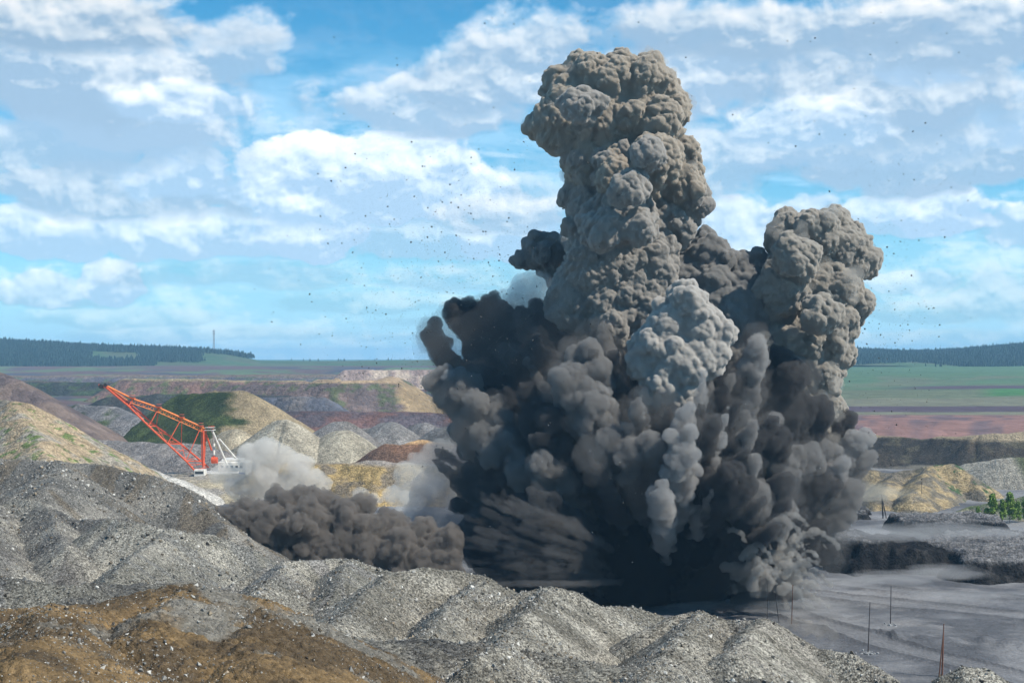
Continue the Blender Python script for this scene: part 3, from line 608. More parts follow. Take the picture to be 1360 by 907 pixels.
# ------------------------------------------------------------------ the blast cloud
GRID_TREE = {}
def ball_union(P, R, vox, adapt=0.0):
    """one clean closed skin round many overlapping balls"""
    me = bpy.data.meshes.new('tmp'); me.vertices.add(len(P)); me.vertices.foreach_set('co', np.asarray(P, np.float32).ravel())
    a = me.attributes.new('rad', 'FLOAT', 'POINT'); a.data.foreach_set('value', np.asarray(R, np.float32))
    o = bpy.data.objects.new('tmp', me); COL.objects.link(o)
    g = bpy.data.node_groups.new('skin', 'GeometryNodeTree')
    g.interface.new_socket('Geometry', in_out='INPUT', socket_type='NodeSocketGeometry'); g.interface.new_socket('Geometry', in_out='OUTPUT', socket_type='NodeSocketGeometry')
    n = g.nodes; i = n.new('NodeGroupInput'); u = n.new('NodeGroupOutput')
    mp = n.new('GeometryNodeMeshToPoints'); pv = n.new('GeometryNodePointsToVolume'); vm = n.new('GeometryNodeVolumeToMesh'); at = n.new('GeometryNodeInputNamedAttribute')
    at.data_type = 'FLOAT'; at.inputs['Name'].default_value = 'rad'
    pv.resolution_mode = 'VOXEL_SIZE'; pv.inputs['Voxel Size'].default_value = vox; pv.inputs['Density'].default_value = 1.0
    vm.resolution_mode = 'GRID'; vm.inputs['Threshold'].default_value = 0.3; vm.inputs['Adaptivity'].default_value = adapt
    fl = [s for s in at.outputs if s.enabled][0]
    g.links.new(i.outputs[0], mp.inputs[0]); g.links.new(mp.outputs[0], pv.inputs[0]); g.links.new(fl, pv.inputs['Radius'])
    g.links.new(pv.outputs[0], vm.inputs[0]); g.links.new(vm.outputs[0], u.inputs[0])
    md = o.modifiers.new('skin', 'NODES'); md.node_group = g
    dg = bpy.context.evaluated_depsgraph_get(); dg.update()
    e = o.evaluated_get(dg); m2 = e.to_mesh()
    nv = len(m2.vertices); co = np.empty(nv * 3, np.float32); m2.vertices.foreach_get('co', co)
    no = np.empty(nv * 3, np.float32); m2.vertices.foreach_get('normal', no)
    npoly = len(m2.polygons); lt = np.empty(npoly, np.int32); m2.polygons.foreach_get('loop_total', lt)
    ls = np.empty(npoly, np.int32); m2.polygons.foreach_get('loop_start', ls)
    lv = np.empty(len(m2.loops), np.int32); m2.loops.foreach_get('vertex_index', lv)
    q = ls[lt == 4][:, None] + np.arange(4); quads = lv[q]; t3 = lv[ls[lt == 3][:, None] + np.arange(3)]
    if len(t3): quads = np.concatenate([quads, np.concatenate([t3, t3[:, 2:]], 1)]) if False else quads
    e.to_mesh_clear(); bpy.data.objects.remove(o); bpy.data.meshes.remove(me); bpy.data.node_groups.remove(g)
    return co.reshape(-1, 3).astype(float), no.reshape(-1, 3).astype(float), quads, t3
def laplace_normals(V, Q):
    n = np.zeros_like(V)
    fn = np.cross(V[Q[:, 2]] - V[Q[:, 0]], V[Q[:, 3]] - V[Q[:, 1]])
    for k in range(4): np.add.at(n, Q[:, k], fn)
    return n / (np.linalg.norm(n, axis=1)[:, None] + 1e-9)
def smooth(V, Q, it):
    cnt = np.bincount(Q.ravel(), minlength=len(V)).astype(float)[:, None] * 2
    for _ in range(it):
        acc = np.zeros_like(V)
        for k in range(4):
            for ax in range(3):
                acc[:, ax] += np.bincount(Q[:, k], weights=V[Q[:, (k + 1) % 4], ax] + V[Q[:, (k - 1) % 4], ax], minlength=len(V))
        V = V * .5 + .5 * acc / np.maximum(cnt, 1)
    return V
CEN = W(885, 800, 440)         # where the shots went off
def billow(V, Nn, sc, amp, seed, stretch=0.0, warp=.6):
    """rounded bulges of size sc pushed outward; stretch > 0 draws them out along rays from the shot point"""
    if stretch:
        d = V - CEN; r = np.linalg.norm(d, axis=1); u = d / r[:, None]
        Rm = 60.0
        p = u * Rm * (1 - 0) / sc + u * ((np.log(r / Rm + .15)) * Rm / sc / (1 + stretch))[:, None]
        # same angular cell all the way out, cells long along the ray
        p = np.stack([u[:, 0] * Rm / sc, u[:, 2] * Rm / sc, r / (sc * (1 + stretch)) + u[:, 1] * 2], -1)
    else: p = V / sc
    wpx = fbm(p[:, 0] * .8, p[:, 1] * .8, p[:, 2] * .8, oct=2, seed=seed + 31) * warp * 2
    w = worley(p[:, 0] + wpx, p[:, 1] - wpx, p[:, 2] + wpx * .7, seed)
    q = V / (sc * 3.2); amp = amp * np.clip(1.05 + 3.0 * fbm(q[:, 0], q[:, 1], q[:, 2], oct=2, seed=seed + 77), .5, 2.0)
    return V + Nn * ((.62 - np.minimum(w, .95) ** 1.6) * amp)[:, None]
def blobs(spec, jit=0, seed=0, depth=.8):
    """(px, py, radius in photo pixels, metres nearer(-)/farther(+)) -> centres and radii in metres"""
    P = []; R = []
    for b in spec:
        D = 440 + (b[3] if len(b) > 3 else 0)
        P.append(W(b[0], b[1], D)); R.append(b[2] * D / F)
    return np.array(P), np.array(R)
def children(P, R, n, lo, hi, seed, out=.75):
    r = np.random.default_rng(seed); PP = [P]; RR = [R]
    for p, q in zip(P, R):
        d = r.normal(size=(n, 3)); d /= np.linalg.norm(d, axis=1)[:, None]
        k = r.uniform(lo, hi, n) * q
        PP.append(p + d * (q * out * r.uniform(.8, 1.15, n))[:, None]); RR.append(k)
    return np.concatenate(PP), np.concatenate(RR)
def grow(P, R, n, seed):
    P, R = children(P, R * .93, n, .26, .52, seed, .84)
    m = len(P) * 0
    return children(P, R, 6, .34, .5, seed + 40, .86)
def cloud(name, P, R, mat, vox, waves, parent=None, sm_it=2, soft=0, fray=.0):
    V, Nn, Q, T3 = ball_union(P, R, vox)
    V = smooth(V, Q, sm_it)
    for i, (sc, amp, stretch) in enumerate(waves):
        Nn = laplace_normals(V, Q)
        V = billow(V, Nn, sc, amp, 300 + 17 * i, stretch)
    if soft: V = smooth(V, Q, soft)
    # feathering, then one more skin so that no fold is left inside
    Nn = laplace_normals(V, Q)
    V = V + Nn * (fray * 2 * fbm(V[:, 0] / 1.1, V[:, 1] / 1.1, V[:, 2] / 1.1, oct=3, seed=71))[:, None] if fray else V
    o = npmesh('tmp', V, Q, None)
    md = o.modifiers.new('skin', 'REMESH'); md.mode = 'VOXEL'; md.voxel_size = vox * .86; md.use_smooth_shade = True
    dg = bpy.context.evaluated_depsgraph_get(); dg.update()
    me = bpy.data.meshes.new_from_object(o.evaluated_get(dg), depsgraph=dg); me.name = name
    old = o.data; bpy.data.objects.remove(o); bpy.data.meshes.remove(old)
    me.materials.clear(); me.materials.append(mat)
    o = bpy.data.objects.new(name, me); COL.objects.link(o); o.parent = parent
    print(name, len(V), len(me.vertices))
    return o
def jet(px, py, rt, dd=0, rb=14, n=26, pw=1.0, bend=0, start=(885, 800)):
    """a throw of dust from the shot point out to a tip"""
    out = []
    for i in range(n):
        t = (i + .5) / n
        x = start[0] + (px - start[0]) * t + bend * math.sin(t * math.pi); y = start[1] + (py - start[1]) * t - abs(bend) * .3 * math.sin(t * math.pi)
        out.append((x, y, rb + (rt - rb) * t ** pw, dd * t))
    return out

VM_head = mat_volume('dust_brown', (.72, .65, .56), 4.2)
VM_col = mat_volume('dust_stem', (.66, .625, .58), 4.0)
VM_side = mat_volume('dust_tan', (.69, .645, .58), 4.2)
VM_grey = mat_volume('dust_grey', (.50, .485, .465), 3.0)
VM_pale = mat_volume('dust_pale', (.80, .765, .72), 3.4)
VM_coal = mat_volume('dust_coal', (.030, .032, .037), .8)
VM_dark = mat_volume('dust_dark', (.13, .128, .13), .62)
VM_jet = mat_volume('dust_jet', (.37, .36, .352), .55)
VM_light = mat_volume('dust_light', (.50, .492, .485), .5)
VM_skirt = mat_volume('dust_skirt', (.50, .485, .46), .5)
VM_spray = mat_volume('dust_spray', (.44, .43, .42), .8)
VM_cwisp = mat_volume('column_wisp', (.62, .585, .53), .13)
VM_ray = mat_volume('dust_ray', (.15, .147, .145), .12)
VM_wisp = mat_volume('dust_wisp', (.25, .245, .24), .05)
VM_veil = mat_volume('dust_veil', (.24, .235, .23), .016)

blast = thing('blast_cloud', tuple(CEN), 'huge dark grey and brown dust cloud of the blast, towering over the pit', 'dust cloud')
def child(o): o.parent = blast; o.matrix_parent_inverse = blast.matrix_basis.inverted(); return o

main_col = [(810, 118, 46), (758, 130, 36), (858, 122, 42), (888, 138, 28), (742, 172, 34), (790, 165, 45), (840, 165, 45), (722, 168, 20), (878, 160, 25, -8), (778, 102, 26), (828, 98, 24), (745, 112, 18), (708, 168, 9),
            (785, 215, 38), (830, 232, 45, -5), (872, 212, 30, -14), (905, 205, 19), (912, 199, 14), (897, 240, 33), (915, 262, 24), (918, 285, 14), (780, 268, 32), (822, 290, 50, -6), (872, 290, 38, 5), (783, 325, 30), (898, 300, 20), (768, 250, 14),
            (800, 365, 55), (850, 345, 50), (765, 400, 36), (742, 398, 16), (820, 420, 50), (850, 400, 46), (790, 430, 30), (840, 470, 50), (800, 310, 26, -24), (850, 305, 22, -26), (765, 300, 16), (862, 205, 20, -30), (770, 140, 24, -24), (835, 250, 22, -30)]
P, R = blobs(main_col[:19]); R *= .89
P, R = grow(P, R, 13, 1)
child(cloud('column_head', P, R, VM_head, .32, [(6.0, 2.0, 0), (3.0, 1.7, 0), (1.5, 1.3, 0), (.9, .6, 0)]))
P, R = blobs(main_col[13:15] + main_col[19:]); R *= .83
P, R = grow(P, R, 13, 11)
child(cloud('column_stem', P, R, VM_col, .32, [(6.0, 2.0, 0), (3.0, 1.7, 0), (1.5, 1.3, 0), (.9, .6, 0)]))
side = [(1082, 318, 38), (1120, 328, 34), (1050, 312, 26), (1142, 348, 24), (1060, 370, 42), (1100, 388, 44), (1040, 385, 35, -8), (1130, 402, 26), (1080, 440, 48), (1108, 462, 28), (1078, 500, 42), (1098, 540, 24), (1045, 450, 42), (1060, 345, 26, -16), (1050, 300, 18), (1105, 300, 20), (1090, 420, 24, -20), (1065, 560, 40), (1090, 600, 24)]
P, R = blobs([(b[0], b[1], b[2], (b[3] if len(b) > 3 else 0) + 6) for b in side]); R *= .87
P, R = grow(P, R, 12, 2)
child(cloud('side_column', P, R, VM_side, .32, [(5.5, 2.0, 0), (2.8, 1.6, 0), (1.4, 1.2, 0), (.9, .6, 0)]))
hump = [(940, 352, 38, 10), (980, 368, 34, 10), (905, 385, 32, 8), (960, 410, 50, 6), (1010, 420, 40, 8), (1003, 355, 18, 8), (1000, 480, 60, 8), (940, 480, 60, 10), (900, 560, 70, 10), (1030, 560, 56, 6), (850, 540, 60, 16)]
P, R = blobs(hump); P, R = grow(P, R, 10, 3)
child(cloud('rear_billow', P, R, VM_grey, .38, [(4.4, 1.9, 0), (2.3, 1.2, 0), (1.3, .7, 0)]))
front = [(910, 402, 24), (885, 430, 26), (925, 436, 28), (868, 458, 26), (955, 448, 18), (900, 478, 36), (938, 470, 26), (880, 515, 28), (905, 530, 24), (860, 480, 20), (965, 440, 12)]
P, R = blobs([(b[0], b[1], b[2], -30) for b in front]); P, R = grow(P, R, 10, 4)
child(cloud('front_billow', P, R, VM_pale, .36, [(4, 1.5, 0), (2.1, 1.1, 0), (1.1, .6, 0)]))
puff = [(722, 333, 24, 25), (745, 345, 20, 25), (705, 345, 14, 25), (728, 352, 16, 25), (750, 362, 18, 25)]
P, R = blobs(puff); P, R = grow(P, R, 10, 5)
child(cloud('rear_puff', P, R, VM_grey, .4, [(7, 2.4, 0), (3.4, 1.6, 0), (1.7, .9, 0)]))
# the fan of coal dust: a black core and many throws of dust out of it
def throw(px, py, rt, dd=0, rb=5, shape='puff', n=None, seed=0, start=(885, 805), bend=0, jit=.35, t0=.05):
    """a throw of dust from the shot point to a tip; puff widens to a round head, spire comes to a point"""
    r = np.random.default_rng(seed + int(px * 7 + py)); out = []
    L = math.hypot(px - start[0], py - start[1]); n = n or int(L / (rt * .28)) + 6
    for i in range(n):
        t = t0 + (1 - t0) * (i + .5) / n
        if shape == 'puff': rad = rb + (rt - rb) * t ** 1.3
        elif shape == 'spire': rad = (rb + (rt - rb) * min(1, t / .62) ** .9) * (1 if t < .62 else max(.16, 1 - (t - .62) / .42))
        else: rad = rb + (rt - rb) * t ** .6
        for _ in range(3):
            k = r.uniform(.45, 1.0); jj = rad * jit * (1.5 - k)
            x = start[0] + (px - start[0]) * t + bend * math.sin(t * math.pi) + r.normal(0, jj); y = start[1] + (py - start[1]) * t + r.normal(0, jj)
            out.append((x, y, rad * k, dd * t + r.normal(0, jj) * .23))
    return out
core = []
for t in [(640, 480, 26, 16), (720, 480, 40, 14), (800, 500, 46, 12), (625, 570, 24, 14), (640, 640, 28, 8), (632, 715, 22, 0), (700, 560, 46, 6), (740, 650, 54, -6), (840, 600, 54, 0), (900, 680, 60, -16), (820, 720, 54, -20),
          (960, 600, 54, 4), (1040, 620, 44, 8), (1070, 690, 30, 4), (990, 700, 44, -6), (700, 740, 28, -12), (1040, 740, 24, -4), (930, 500, 46, 16), (1010, 500, 46, 16), (640, 745, 20, -8)]:
    core += throw(*t[:3], t[3], 8, 'puff', n=18, seed=77, jit=.4)
P, R = blobs(core)
child(cloud('coal_core', P, R, VM_coal, .5, [(10, 3.4, 2.5), (4.2, 2.2, 4.0), (1.9, 1.0, 4.0), (1.0, .45, 1.0)], fray=.7))
dark = []; mid = []; light = []
# edge of the fan, left to right, then the throws towards the camera
for a in [(570, 442, 8, 14, 3, 'puff'), (584, 462, 9, 14, 3, 'puff'), (606, 418, 13, 12, 4, 'puff'), (620, 410, 10, 16, 4, 'puff'), (640, 412, 17, 14, 5, 'puff'), (655, 425, 18, 10, 5, 'puff'), (676, 434, 20, 12, 5, 'puff'), (690, 428, 16, -4, 4, 'spire'), (735, 430, 22, 18, 6, 'puff'), (712, 446, 22, -8, 5, 'spire'), (680, 470, 22, -12, 5, 'spire'),
          (604, 668, 9, -10, 4, 'spire'), (598, 700, 9, -12, 4, 'spire'), (612, 730, 12, -18, 4, 'spire'), (636, 758, 14, -24, 5, 'spire'), (602, 640, 10, -4, 4, 'spire'), (566, 588, 6, -6, 2, 'spire'), (556, 600, 4, -8, 2, 'spire'), (600, 610, 8, -6, 3, 'spire'),
          (700, 520, 24, -24, 5, 'spire'), (720, 560, 22, -28, 5, 'puff'), (655, 610, 17, -20, 5, 'puff'), (690, 660, 13, -34, 4, 'spire'), (745, 590, 20, -36, 5, 'spire'), (660, 520, 20, -8, 5, 'puff'), (630, 500, 18, 2, 5, 'puff'),
          (790, 480, 26, -6, 6, 'spire'), (1010, 462, 26, -18, 5, 'spire'), (985, 500, 22, -22, 5, 'spire'), (960, 520, 18, -26, 4, 'spire'), (1045, 500, 26, -10, 6, 'puff'), (1070, 540, 24, -8, 6, 'puff'), (1120, 560, 12, 4, 4, 'puff'), (1020, 590, 22, -26, 5, 'puff'),
          (1085, 640, 18, -18, 5, 'puff'), (1096, 700, 14, -20, 5, 'spire'), (970, 640, 18, -44, 5, 'puff'), (850, 500, 22, -30, 5, 'spire'), (830, 500, 14, -20, 5, 'spire'), (1060, 580, 22, 0, 5, 'puff'), (1105, 600, 14, 0, 4, 'puff'), (1116, 668, 12, -12, 4, 'spire'), (1110, 730, 8, -16, 3, 'spire')]:
    dark += throw(*a, jit=.5)
for a in [(588, 508, 14, -10, 4, 'puff'), (604, 520, 17, -12, 4, 'puff'), (622, 545, 18, -16, 4, 'puff'), (645, 562, 17, -18, 4, 'puff'), (668, 590, 17, -24, 4, 'puff'), (690, 622, 15, -30, 4, 'puff'), (655, 540, 12, -16, 4, 'puff'), (755, 505, 16, -34, 4, 'puff'), (768, 528, 15, -36, 4, 'puff'),
          (772, 470, 12, -28, 3, 'puff'), (790, 500, 12, -30, 3, 'puff'), (786, 550, 15, -38, 4, 'puff'), (806, 585, 14, -42, 4, 'puff'), (833, 565, 11, -44, 4, 'spire'), (836, 600, 11, -46, 4, 'puff'), (716, 610, 12, -38, 4, 'puff'), (800, 435, 13, -14, 4, 'spire'), (812, 470, 12, -18, 4, 'spire'),
          (1003, 440, 12, -16, 3, 'spire'), (870, 590, 12, -48, 4, 'puff'), (1088, 596, 14, -8, 4, 'puff'), (1060, 612, 17, -20, 4, 'puff'), (1040, 630, 15, -26, 4, 'puff'), (1100, 640, 15, -14, 4, 'puff'), (1130, 606, 12, -2, 3, 'puff'), (1148, 612, 9, -2, 3, 'puff'),
          (1124, 660, 14, -12, 4, 'puff'), (1118, 690, 11, -14, 4, 'puff'), (1000, 655, 16, -38, 4, 'puff'), (1034, 680, 16, -34, 4, 'puff'), (990, 610, 12, -34, 4, 'spire'), (940, 560, 11, -40, 3, 'spire'), (1030, 555, 12, -26, 4, 'spire'), (700, 480, 12, -14, 3, 'spire'), (1010, 500, 10, -24, 3, 'spire')]:
    mid += throw(*a, seed=3, jit=.55, t0=.22)
for a in [(903, 582, 17, -54, 3, 'puff'), (912, 600, 13, -54, 3, 'puff'), (895, 610, 12, -54, 3, 'puff'), (880, 655, 10, -56, 3, 'puff'), (912, 545, 9, -50, 3, 'puff'), (935, 495, 8, -44, 2, 'spire'), (968, 540, 7, -46, 2, 'spire'), (963, 575, 7, -48, 2, 'spire'), (950, 640, 6, -50, 2, 'spire'), (1006, 455, 7, -22, 3, 'puff'), (1012, 480, 6, -22, 3, 'puff'),
          (1140, 582, 11, -4, 3, 'puff'), (1152, 576, 9, -4, 3, 'puff'), (1128, 600, 9, -6, 3, 'puff'), (1112, 625, 10, -16, 3, 'puff'), (1135, 592, 9, -4, 3, 'puff'), (800, 520, 7, -36, 3, 'puff'), (600, 500, 7, -12, 2, 'puff')]:
    a = (a[0], a[1], a[2] * .85, *a[3:]); light += throw(*a, seed=5, t0=.42, jit=.75, n=int(math.hypot(a[0] - 885, a[1] - 805) / a[2] / .5) + 8)
r = np.random.default_rng(61)
for i in range(70):
    a_ = math.radians(r.uniform(18, 172)); ex = 285 if math.cos(a_) < 0 else 235
    k = r.uniform(.62, 1.04); tx = 885 + math.cos(a_) * ex * k; ty = 800 - math.sin(a_) * (360 if math.cos(a_) < .1 else 330) * k - 20
    dd = -56 * math.sqrt(max(0, 1 - k * k * .95)) * r.uniform(.7, 1.1) - 6
    tgt = dark if i % 5 else mid
    tgt += throw(tx, ty, r.uniform(6, 13), dd, 3, 'spire', seed=900 + i, jit=.45, t0=.2)
P, R = blobs(dark); child(cloud('dark_jets', P, R, VM_dark, .36, [(5.5, 2.6, 3.0), (2.6, 2.2, 2.8), (1.3, 1.3, 2.2), (.8, .5, .8)], fray=.8))
P, R = blobs(mid); child(cloud('grey_jets', P, R, VM_jet, .34, [(4.6, 2.2, 2.2), (2.4, 2.0, 1.8), (1.3, 1.2, 1.2), (.8, .5, .3)], fray=.7))
P, R = blobs(light); child(cloud('pale_jets', P, R, VM_light, .34, [(3.6, 1.5, .6), (1.9, 1.1, 0), (1.0, .6, 0)], fray=.6))

wp = [(x, y, q * 1.12 + 5, dd) for k, (x, y, q, dd) in enumerate(dark + mid) if math.hypot(x - 885, y - 805) > 170 and (y < 640 or k % 2)][::4]
P, R = blobs(wp); child(cloud('dust_wisps', P, R, VM_wisp, .5, [(6, 3.6, 2.0), (3.0, 2.6, 1.5), (1.6, 1.5, .8)], fray=1.5))
# torn fringes on the two columns
r = np.random.default_rng(62); P, R = blobs([(x, y, q * .9, 0) for (x, y, q, *_) in main_col + side if q < 46])
P2, R2 = children(P, R, 9, .08, .22, 63, 1.14); P2, R2 = P2[len(P):], R2[len(P):]
child(cloud('column_wisps', P2, R2, VM_cwisp, .45, [(4, 2.4, 0), (2.0, 1.6, 0), (1.0, .9, 0)], fray=1.2)); bpy.data.objects['column_wisps']['kind'] = 'stuff'
# fine spray thrown out in rays, and a thin veil of dust hanging about the fan
r = np.random.default_rng(9); spray = []
for i in range(210):
    a = r.uniform(150, 400) if i % 3 else r.uniform(150, 215)
    L = r.uniform(210, 300) if a > 180 + 30 or True else 0
    a_ = math.radians(a if a < 360 else a - 360)
    ex = 300 * (1.0 if math.cos(a_) < 0 else .84) * r.uniform(.8, 1.0); ey = 330 * r.uniform(.75, 1.0)
    tx = 885 + math.cos(a_) * ex; ty = 800 + (math.sin(a_) * ey if math.sin(a_) < 0 else -math.sin(a_) * 150)
    if ty > 790: ty = 785
    dd = -r.uniform(20, 68) * (1 - abs(math.cos(a_)) * .6)
    spray += throw(tx, ty, r.uniform(2.4, 6.5), dd, 1.3, 'spire', n=26, seed=i, t0=.4, jit=.3)
P, R = blobs(spray); child(cloud('dust_spray', P, R, VM_spray, .42, [(3, 1.0, 3.0), (1.4, .5, 2.0)], sm_it=1, fray=.5))
veil = [(640, 480, 60, 0), (700, 480, 70, 0), (640, 600, 64, -10), (650, 700, 56, -10), (640, 730, 40, -16), (760, 520, 80, -10), (980, 560, 80, -6), (1060, 640, 66, -10), (1100, 640, 50, -8), (1060, 740, 44, -14)]
P, R = blobs(veil); P, R = children(P, R, 8, .3, .5, 8, .9)
child(cloud('dust_veil', P, R, VM_veil, .9, [(12, 5, 1.5), (5, 3, 1.0), (2.4, 1.4, 0)], fray=.8))

r = np.random.default_rng(19); rays = []
for i in range(280):
    a_ = math.radians(r.uniform(146, 208)); L = r.uniform(150, 300) * r.uniform(.85, 1)
    tx = 885 + math.cos(a_) * L; ty = 800 - 60 + math.sin(a_) * L * .75
    rays += throw(tx, min(ty, 775), r.uniform(1.9, 4.0), -r.uniform(30, 66), 1.7, 'fan', n=80, seed=500 + i, t0=r.uniform(.12, .66), jit=.16, start=(885, 770))
P, R = blobs(rays); child(cloud('ray_streaks', P, R, VM_ray, .30, [(2.0, .9, 5.0), (1.0, .6, 4.0)], sm_it=1, fray=.55))
# feathery curls falling out of the foot of the cloud on its right
r = np.random.default_rng(21); sk = []
for i in range(95):
    sx = r.uniform(960, 1050); sy = r.uniform(700, 790); dd = r.uniform(-40, -8)
    ex = sx + r.uniform(10, 75); ey = sy + r.uniform(-20, 42); pk = r.uniform(8, 34); rr = r.uniform(2.2, 5.2)
    for t in np.linspace(0, 1, 22):
        x = sx + (ex - sx) * t; y = sy + (ey - sy) * t - pk * math.sin(t * math.pi * .9)
        sk.append((x + r.normal(0, .8), min(y, 806) + r.normal(0, .8), rr * (1 - .75 * t) + .9, dd - 8 * t))
P, R = blobs(sk); child(cloud('falling_skirt', P, R, VM_skirt, .36, [(2.2, .9, 0), (1.1, .5, 0)], sm_it=1, fray=.4))

# ---- other clouds of dust
def dust(name, spec, D, mat, vox, waves, label, n=8, sh=0, rs=1.0, seed=0, fray=.4, flat=1.0, lo=.3, hi=.5, out=.85):
    spec = [(b[0], b[1] + sh, b[2] * rs, *b[3:]) for b in spec]
    P = np.array([W(b[0], b[1], D + (b[3] if len(b) > 3 else 0)) for b in spec]); R = np.array([b[2] * (D + (b[3] if len(b) > 3 else 0)) / F for b in spec])
    P, R = children(P, R, n, lo, hi, seed, out); P, R = children(P, R, 4, .35, .55, seed + 9, .85)
    if flat != 1: zc = P[:, 2].mean(); 
    o = cloud(name, P, R, mat, vox, waves, fray=fray)
    if flat != 1:
        V = np.empty(len(o.data.vertices) * 3, np.float32); o.data.vertices.foreach_get('co', V); V = V.reshape(-1, 3); z0 = V[:, 2].mean()
        V[:, 2] = z0 + (V[:, 2] - z0) * flat; o.data.vertices.foreach_set('co', V.ravel()); o.data.update()
    return tag(o, label, 'dust cloud')
dust('dust_cloud', [(300, 690, 20), (325, 682, 24), (350, 690, 26), (330, 705, 24), (372, 672, 24, 6), (400, 668, 22, 8), (400, 692, 28), (365, 712, 28), (405, 722, 26), (430, 670, 22, 10), (412, 655, 13, 10), (455, 690, 28, 4), (440, 720, 28), (475, 668, 20, 12), (490, 700, 28, 4), (485, 730, 26),
      (520, 690, 20, 8), (530, 720, 26), (560, 700, 22, 6), (560, 735, 22), (590, 715, 22, 4), (590, 740, 18), (540, 742, 20), (500, 745, 18), (292, 690, 9), (330, 730, 20), (380, 750, 26), (430, 755, 26), (480, 760, 26), (540, 770, 28), (590, 770, 26)], 398,
     mat_volume('dust_low', (.33, .30, .275), .62), .33, [(3.8, 2.1, 0), (1.9, 1.5, 0), (1.0, .9, 0)], 'low black brown billowing dust cloud rolling left over the spoil heaps', n=8, seed=31, lo=.2, hi=.5, out=1.0, fray=1.1, sh=8, rs=.84)
dust('dust_cloud', [(352, 596, 16), (340, 612, 24), (372, 610, 18), (395, 622, 20), (412, 636, 16), (350, 632, 26), (385, 645, 24), (355, 652, 26), (325, 642, 20), (302, 628, 13), (290, 632, 9), (345, 668, 16), (425, 645, 10)], 700,
     mat_volume('dust_pale_left', (.90, .86, .80), .13), .55, [(7, 3.2, 0), (3.4, 2.0, 0), (1.7, 1.0, 0)], 'pale beige dust cloud hiding the foot of the red excavator', n=10, seed=33, fray=1.6, rs=.72)
dust('dust_cloud', [(548, 632, 16), (560, 618, 15), (575, 606, 13), (590, 600, 14), (565, 640, 18), (545, 655, 16), (530, 664, 12), (580, 620, 14)], 560,
     mat_volume('dust_white', (.93, .90, .85), .08), .5, [(5, 2.4, 0), (2.4, 1.4, 0)], 'small white dust puff left of the black cloud above the ochre terrace', n=8, seed=35, fray=.8)
dust('dust_cloud', [(570, 660, 26), (590, 645, 28), (560, 690, 26), (600, 680, 34), (610, 620, 26), (585, 700, 24)], 490,
     mat_volume('dust_blue', (.42, .43, .46), .09), .6, [(6, 2.6, 0), (3, 1.6, 0)], 'soft blue grey dust between the low black cloud and the fan', n=8, seed=37, fray=.8)
dust('dust_cloud', [(700, 392, 22), (680, 402, 14), (715, 380, 16), (690, 420, 14), (672, 396, 9), (665, 415, 10)], 462,
     mat_volume('dust_white_high', (.95, .93, .90), .14), .55, [(6, 2.8, 0), (3, 1.7, 0), (1.5, .9, 0)], 'pale white wisp of dust between the dark puff and the fan top', n=8, seed=39, fray=1.0)
dust('dust_cloud', [(1055, 828, 8), (1072, 832, 10), (1090, 836, 9), (1040, 832, 6), (1105, 842, 6)], 372,
     mat_volume('dust_tan_low', (.70, .62, .50), .05), .3, [(2.5, 1.2, 0), (1.2, .6, 0)], 'small tan dust puff on the pit floor behind the near rubble', n=8, seed=41, fray=.5)
dust('dust_cloud', [(540, 660, 8), (520, 655, 8), (500, 662, 6), (480, 655, 6), (535, 680, 9), (555, 668, 9)], 640,
     mat_volume('dust_white_ground', (.93, .90, .85), .10), .5, [(4, 2.0, 0), (2, 1.1, 0)], 'thin white dust drifting on the ground in front of the ochre terrace', n=8, seed=43, fray=.7)
# dust lying over the pit floor and the coal benches on the right
def drift(name, rows, mat, label, seed):
    r = np.random.default_rng(seed); P = []; R = []; K = np.array([5.0, 2.2, 1.0])
    for (x0, x1, py, D, rad, n) in rows:
        for i in range(n):
            t = r.random(); e = math.sin(math.pi * t) ** .5
            c = W(x0 + (x1 - x0) * t, py, D + r.normal(0, 7)); c[2] = max(c[2], 0) + r.uniform(-.3, 1) * rad * .4 * vnoise(t * 9, seed)
            P.append(c / K); R.append(rad * r.uniform(.25, 1.0) * (.3 + .7 * e))
    o = cloud(name, np.array(P), np.array(R), mat, .3, [(3, 1.6, 0), (1.4, 1.0, 0), (.8, .5, 0)], fray=.7)
    V = np.empty(len(o.data.vertices) * 3, np.float32); o.data.vertices.foreach_get('co', V); V = V.reshape(-1, 3) * K; o.data.vertices.foreach_set('co', V.ravel().astype(np.float32)); o.data.update()
    tag(o, label, 'dust cloud')
VM_drift = mat_volume('dust_drift', (.66, .645, .635), .020)
drift('drifting_dust', [(1120, 1330, 708, 535, 3.0, 50), (1090, 1200, 712, 515, 2.6, 30), (1180, 1400, 688, 660, 2.0, 30), (1250, 1420, 730, 560, 1.8, 30), (1240, 1280, 760, 480, 2.0, 14)], VM_drift, 'grey dust drifting over the tops of the black coal benches', 51)
drift('drifting_dust', [(1080, 1230, 772, 455, 1.2, 24), (1130, 1420, 790, 430, .8, 30), (1120, 1300, 764, 470, 1.0, 24), (1200, 1420, 818, 400, .6, 20), (900, 1110, 806, 424, 1.6, 60), (1050, 1160, 815, 400, .7, 16)], VM_drift, 'thin grey dust streaks lying low over the open pit floor', 53)
drift('drifting_dust', [(1150, 1300, 622, 830, 1.6, 24), (1080, 1170, 655, 620, 4, 24)], mat_volume('dust_beige', (.80, .73, .60), .014), 'beige dust blowing across the dark ridge above the ochre hill', 55)
for n_ in ('dust_spray', 'ray_streaks', 'falling_skirt', 'dust_wisps', 'dust_veil'): bpy.data.objects[n_]['kind'] = 'stuff'
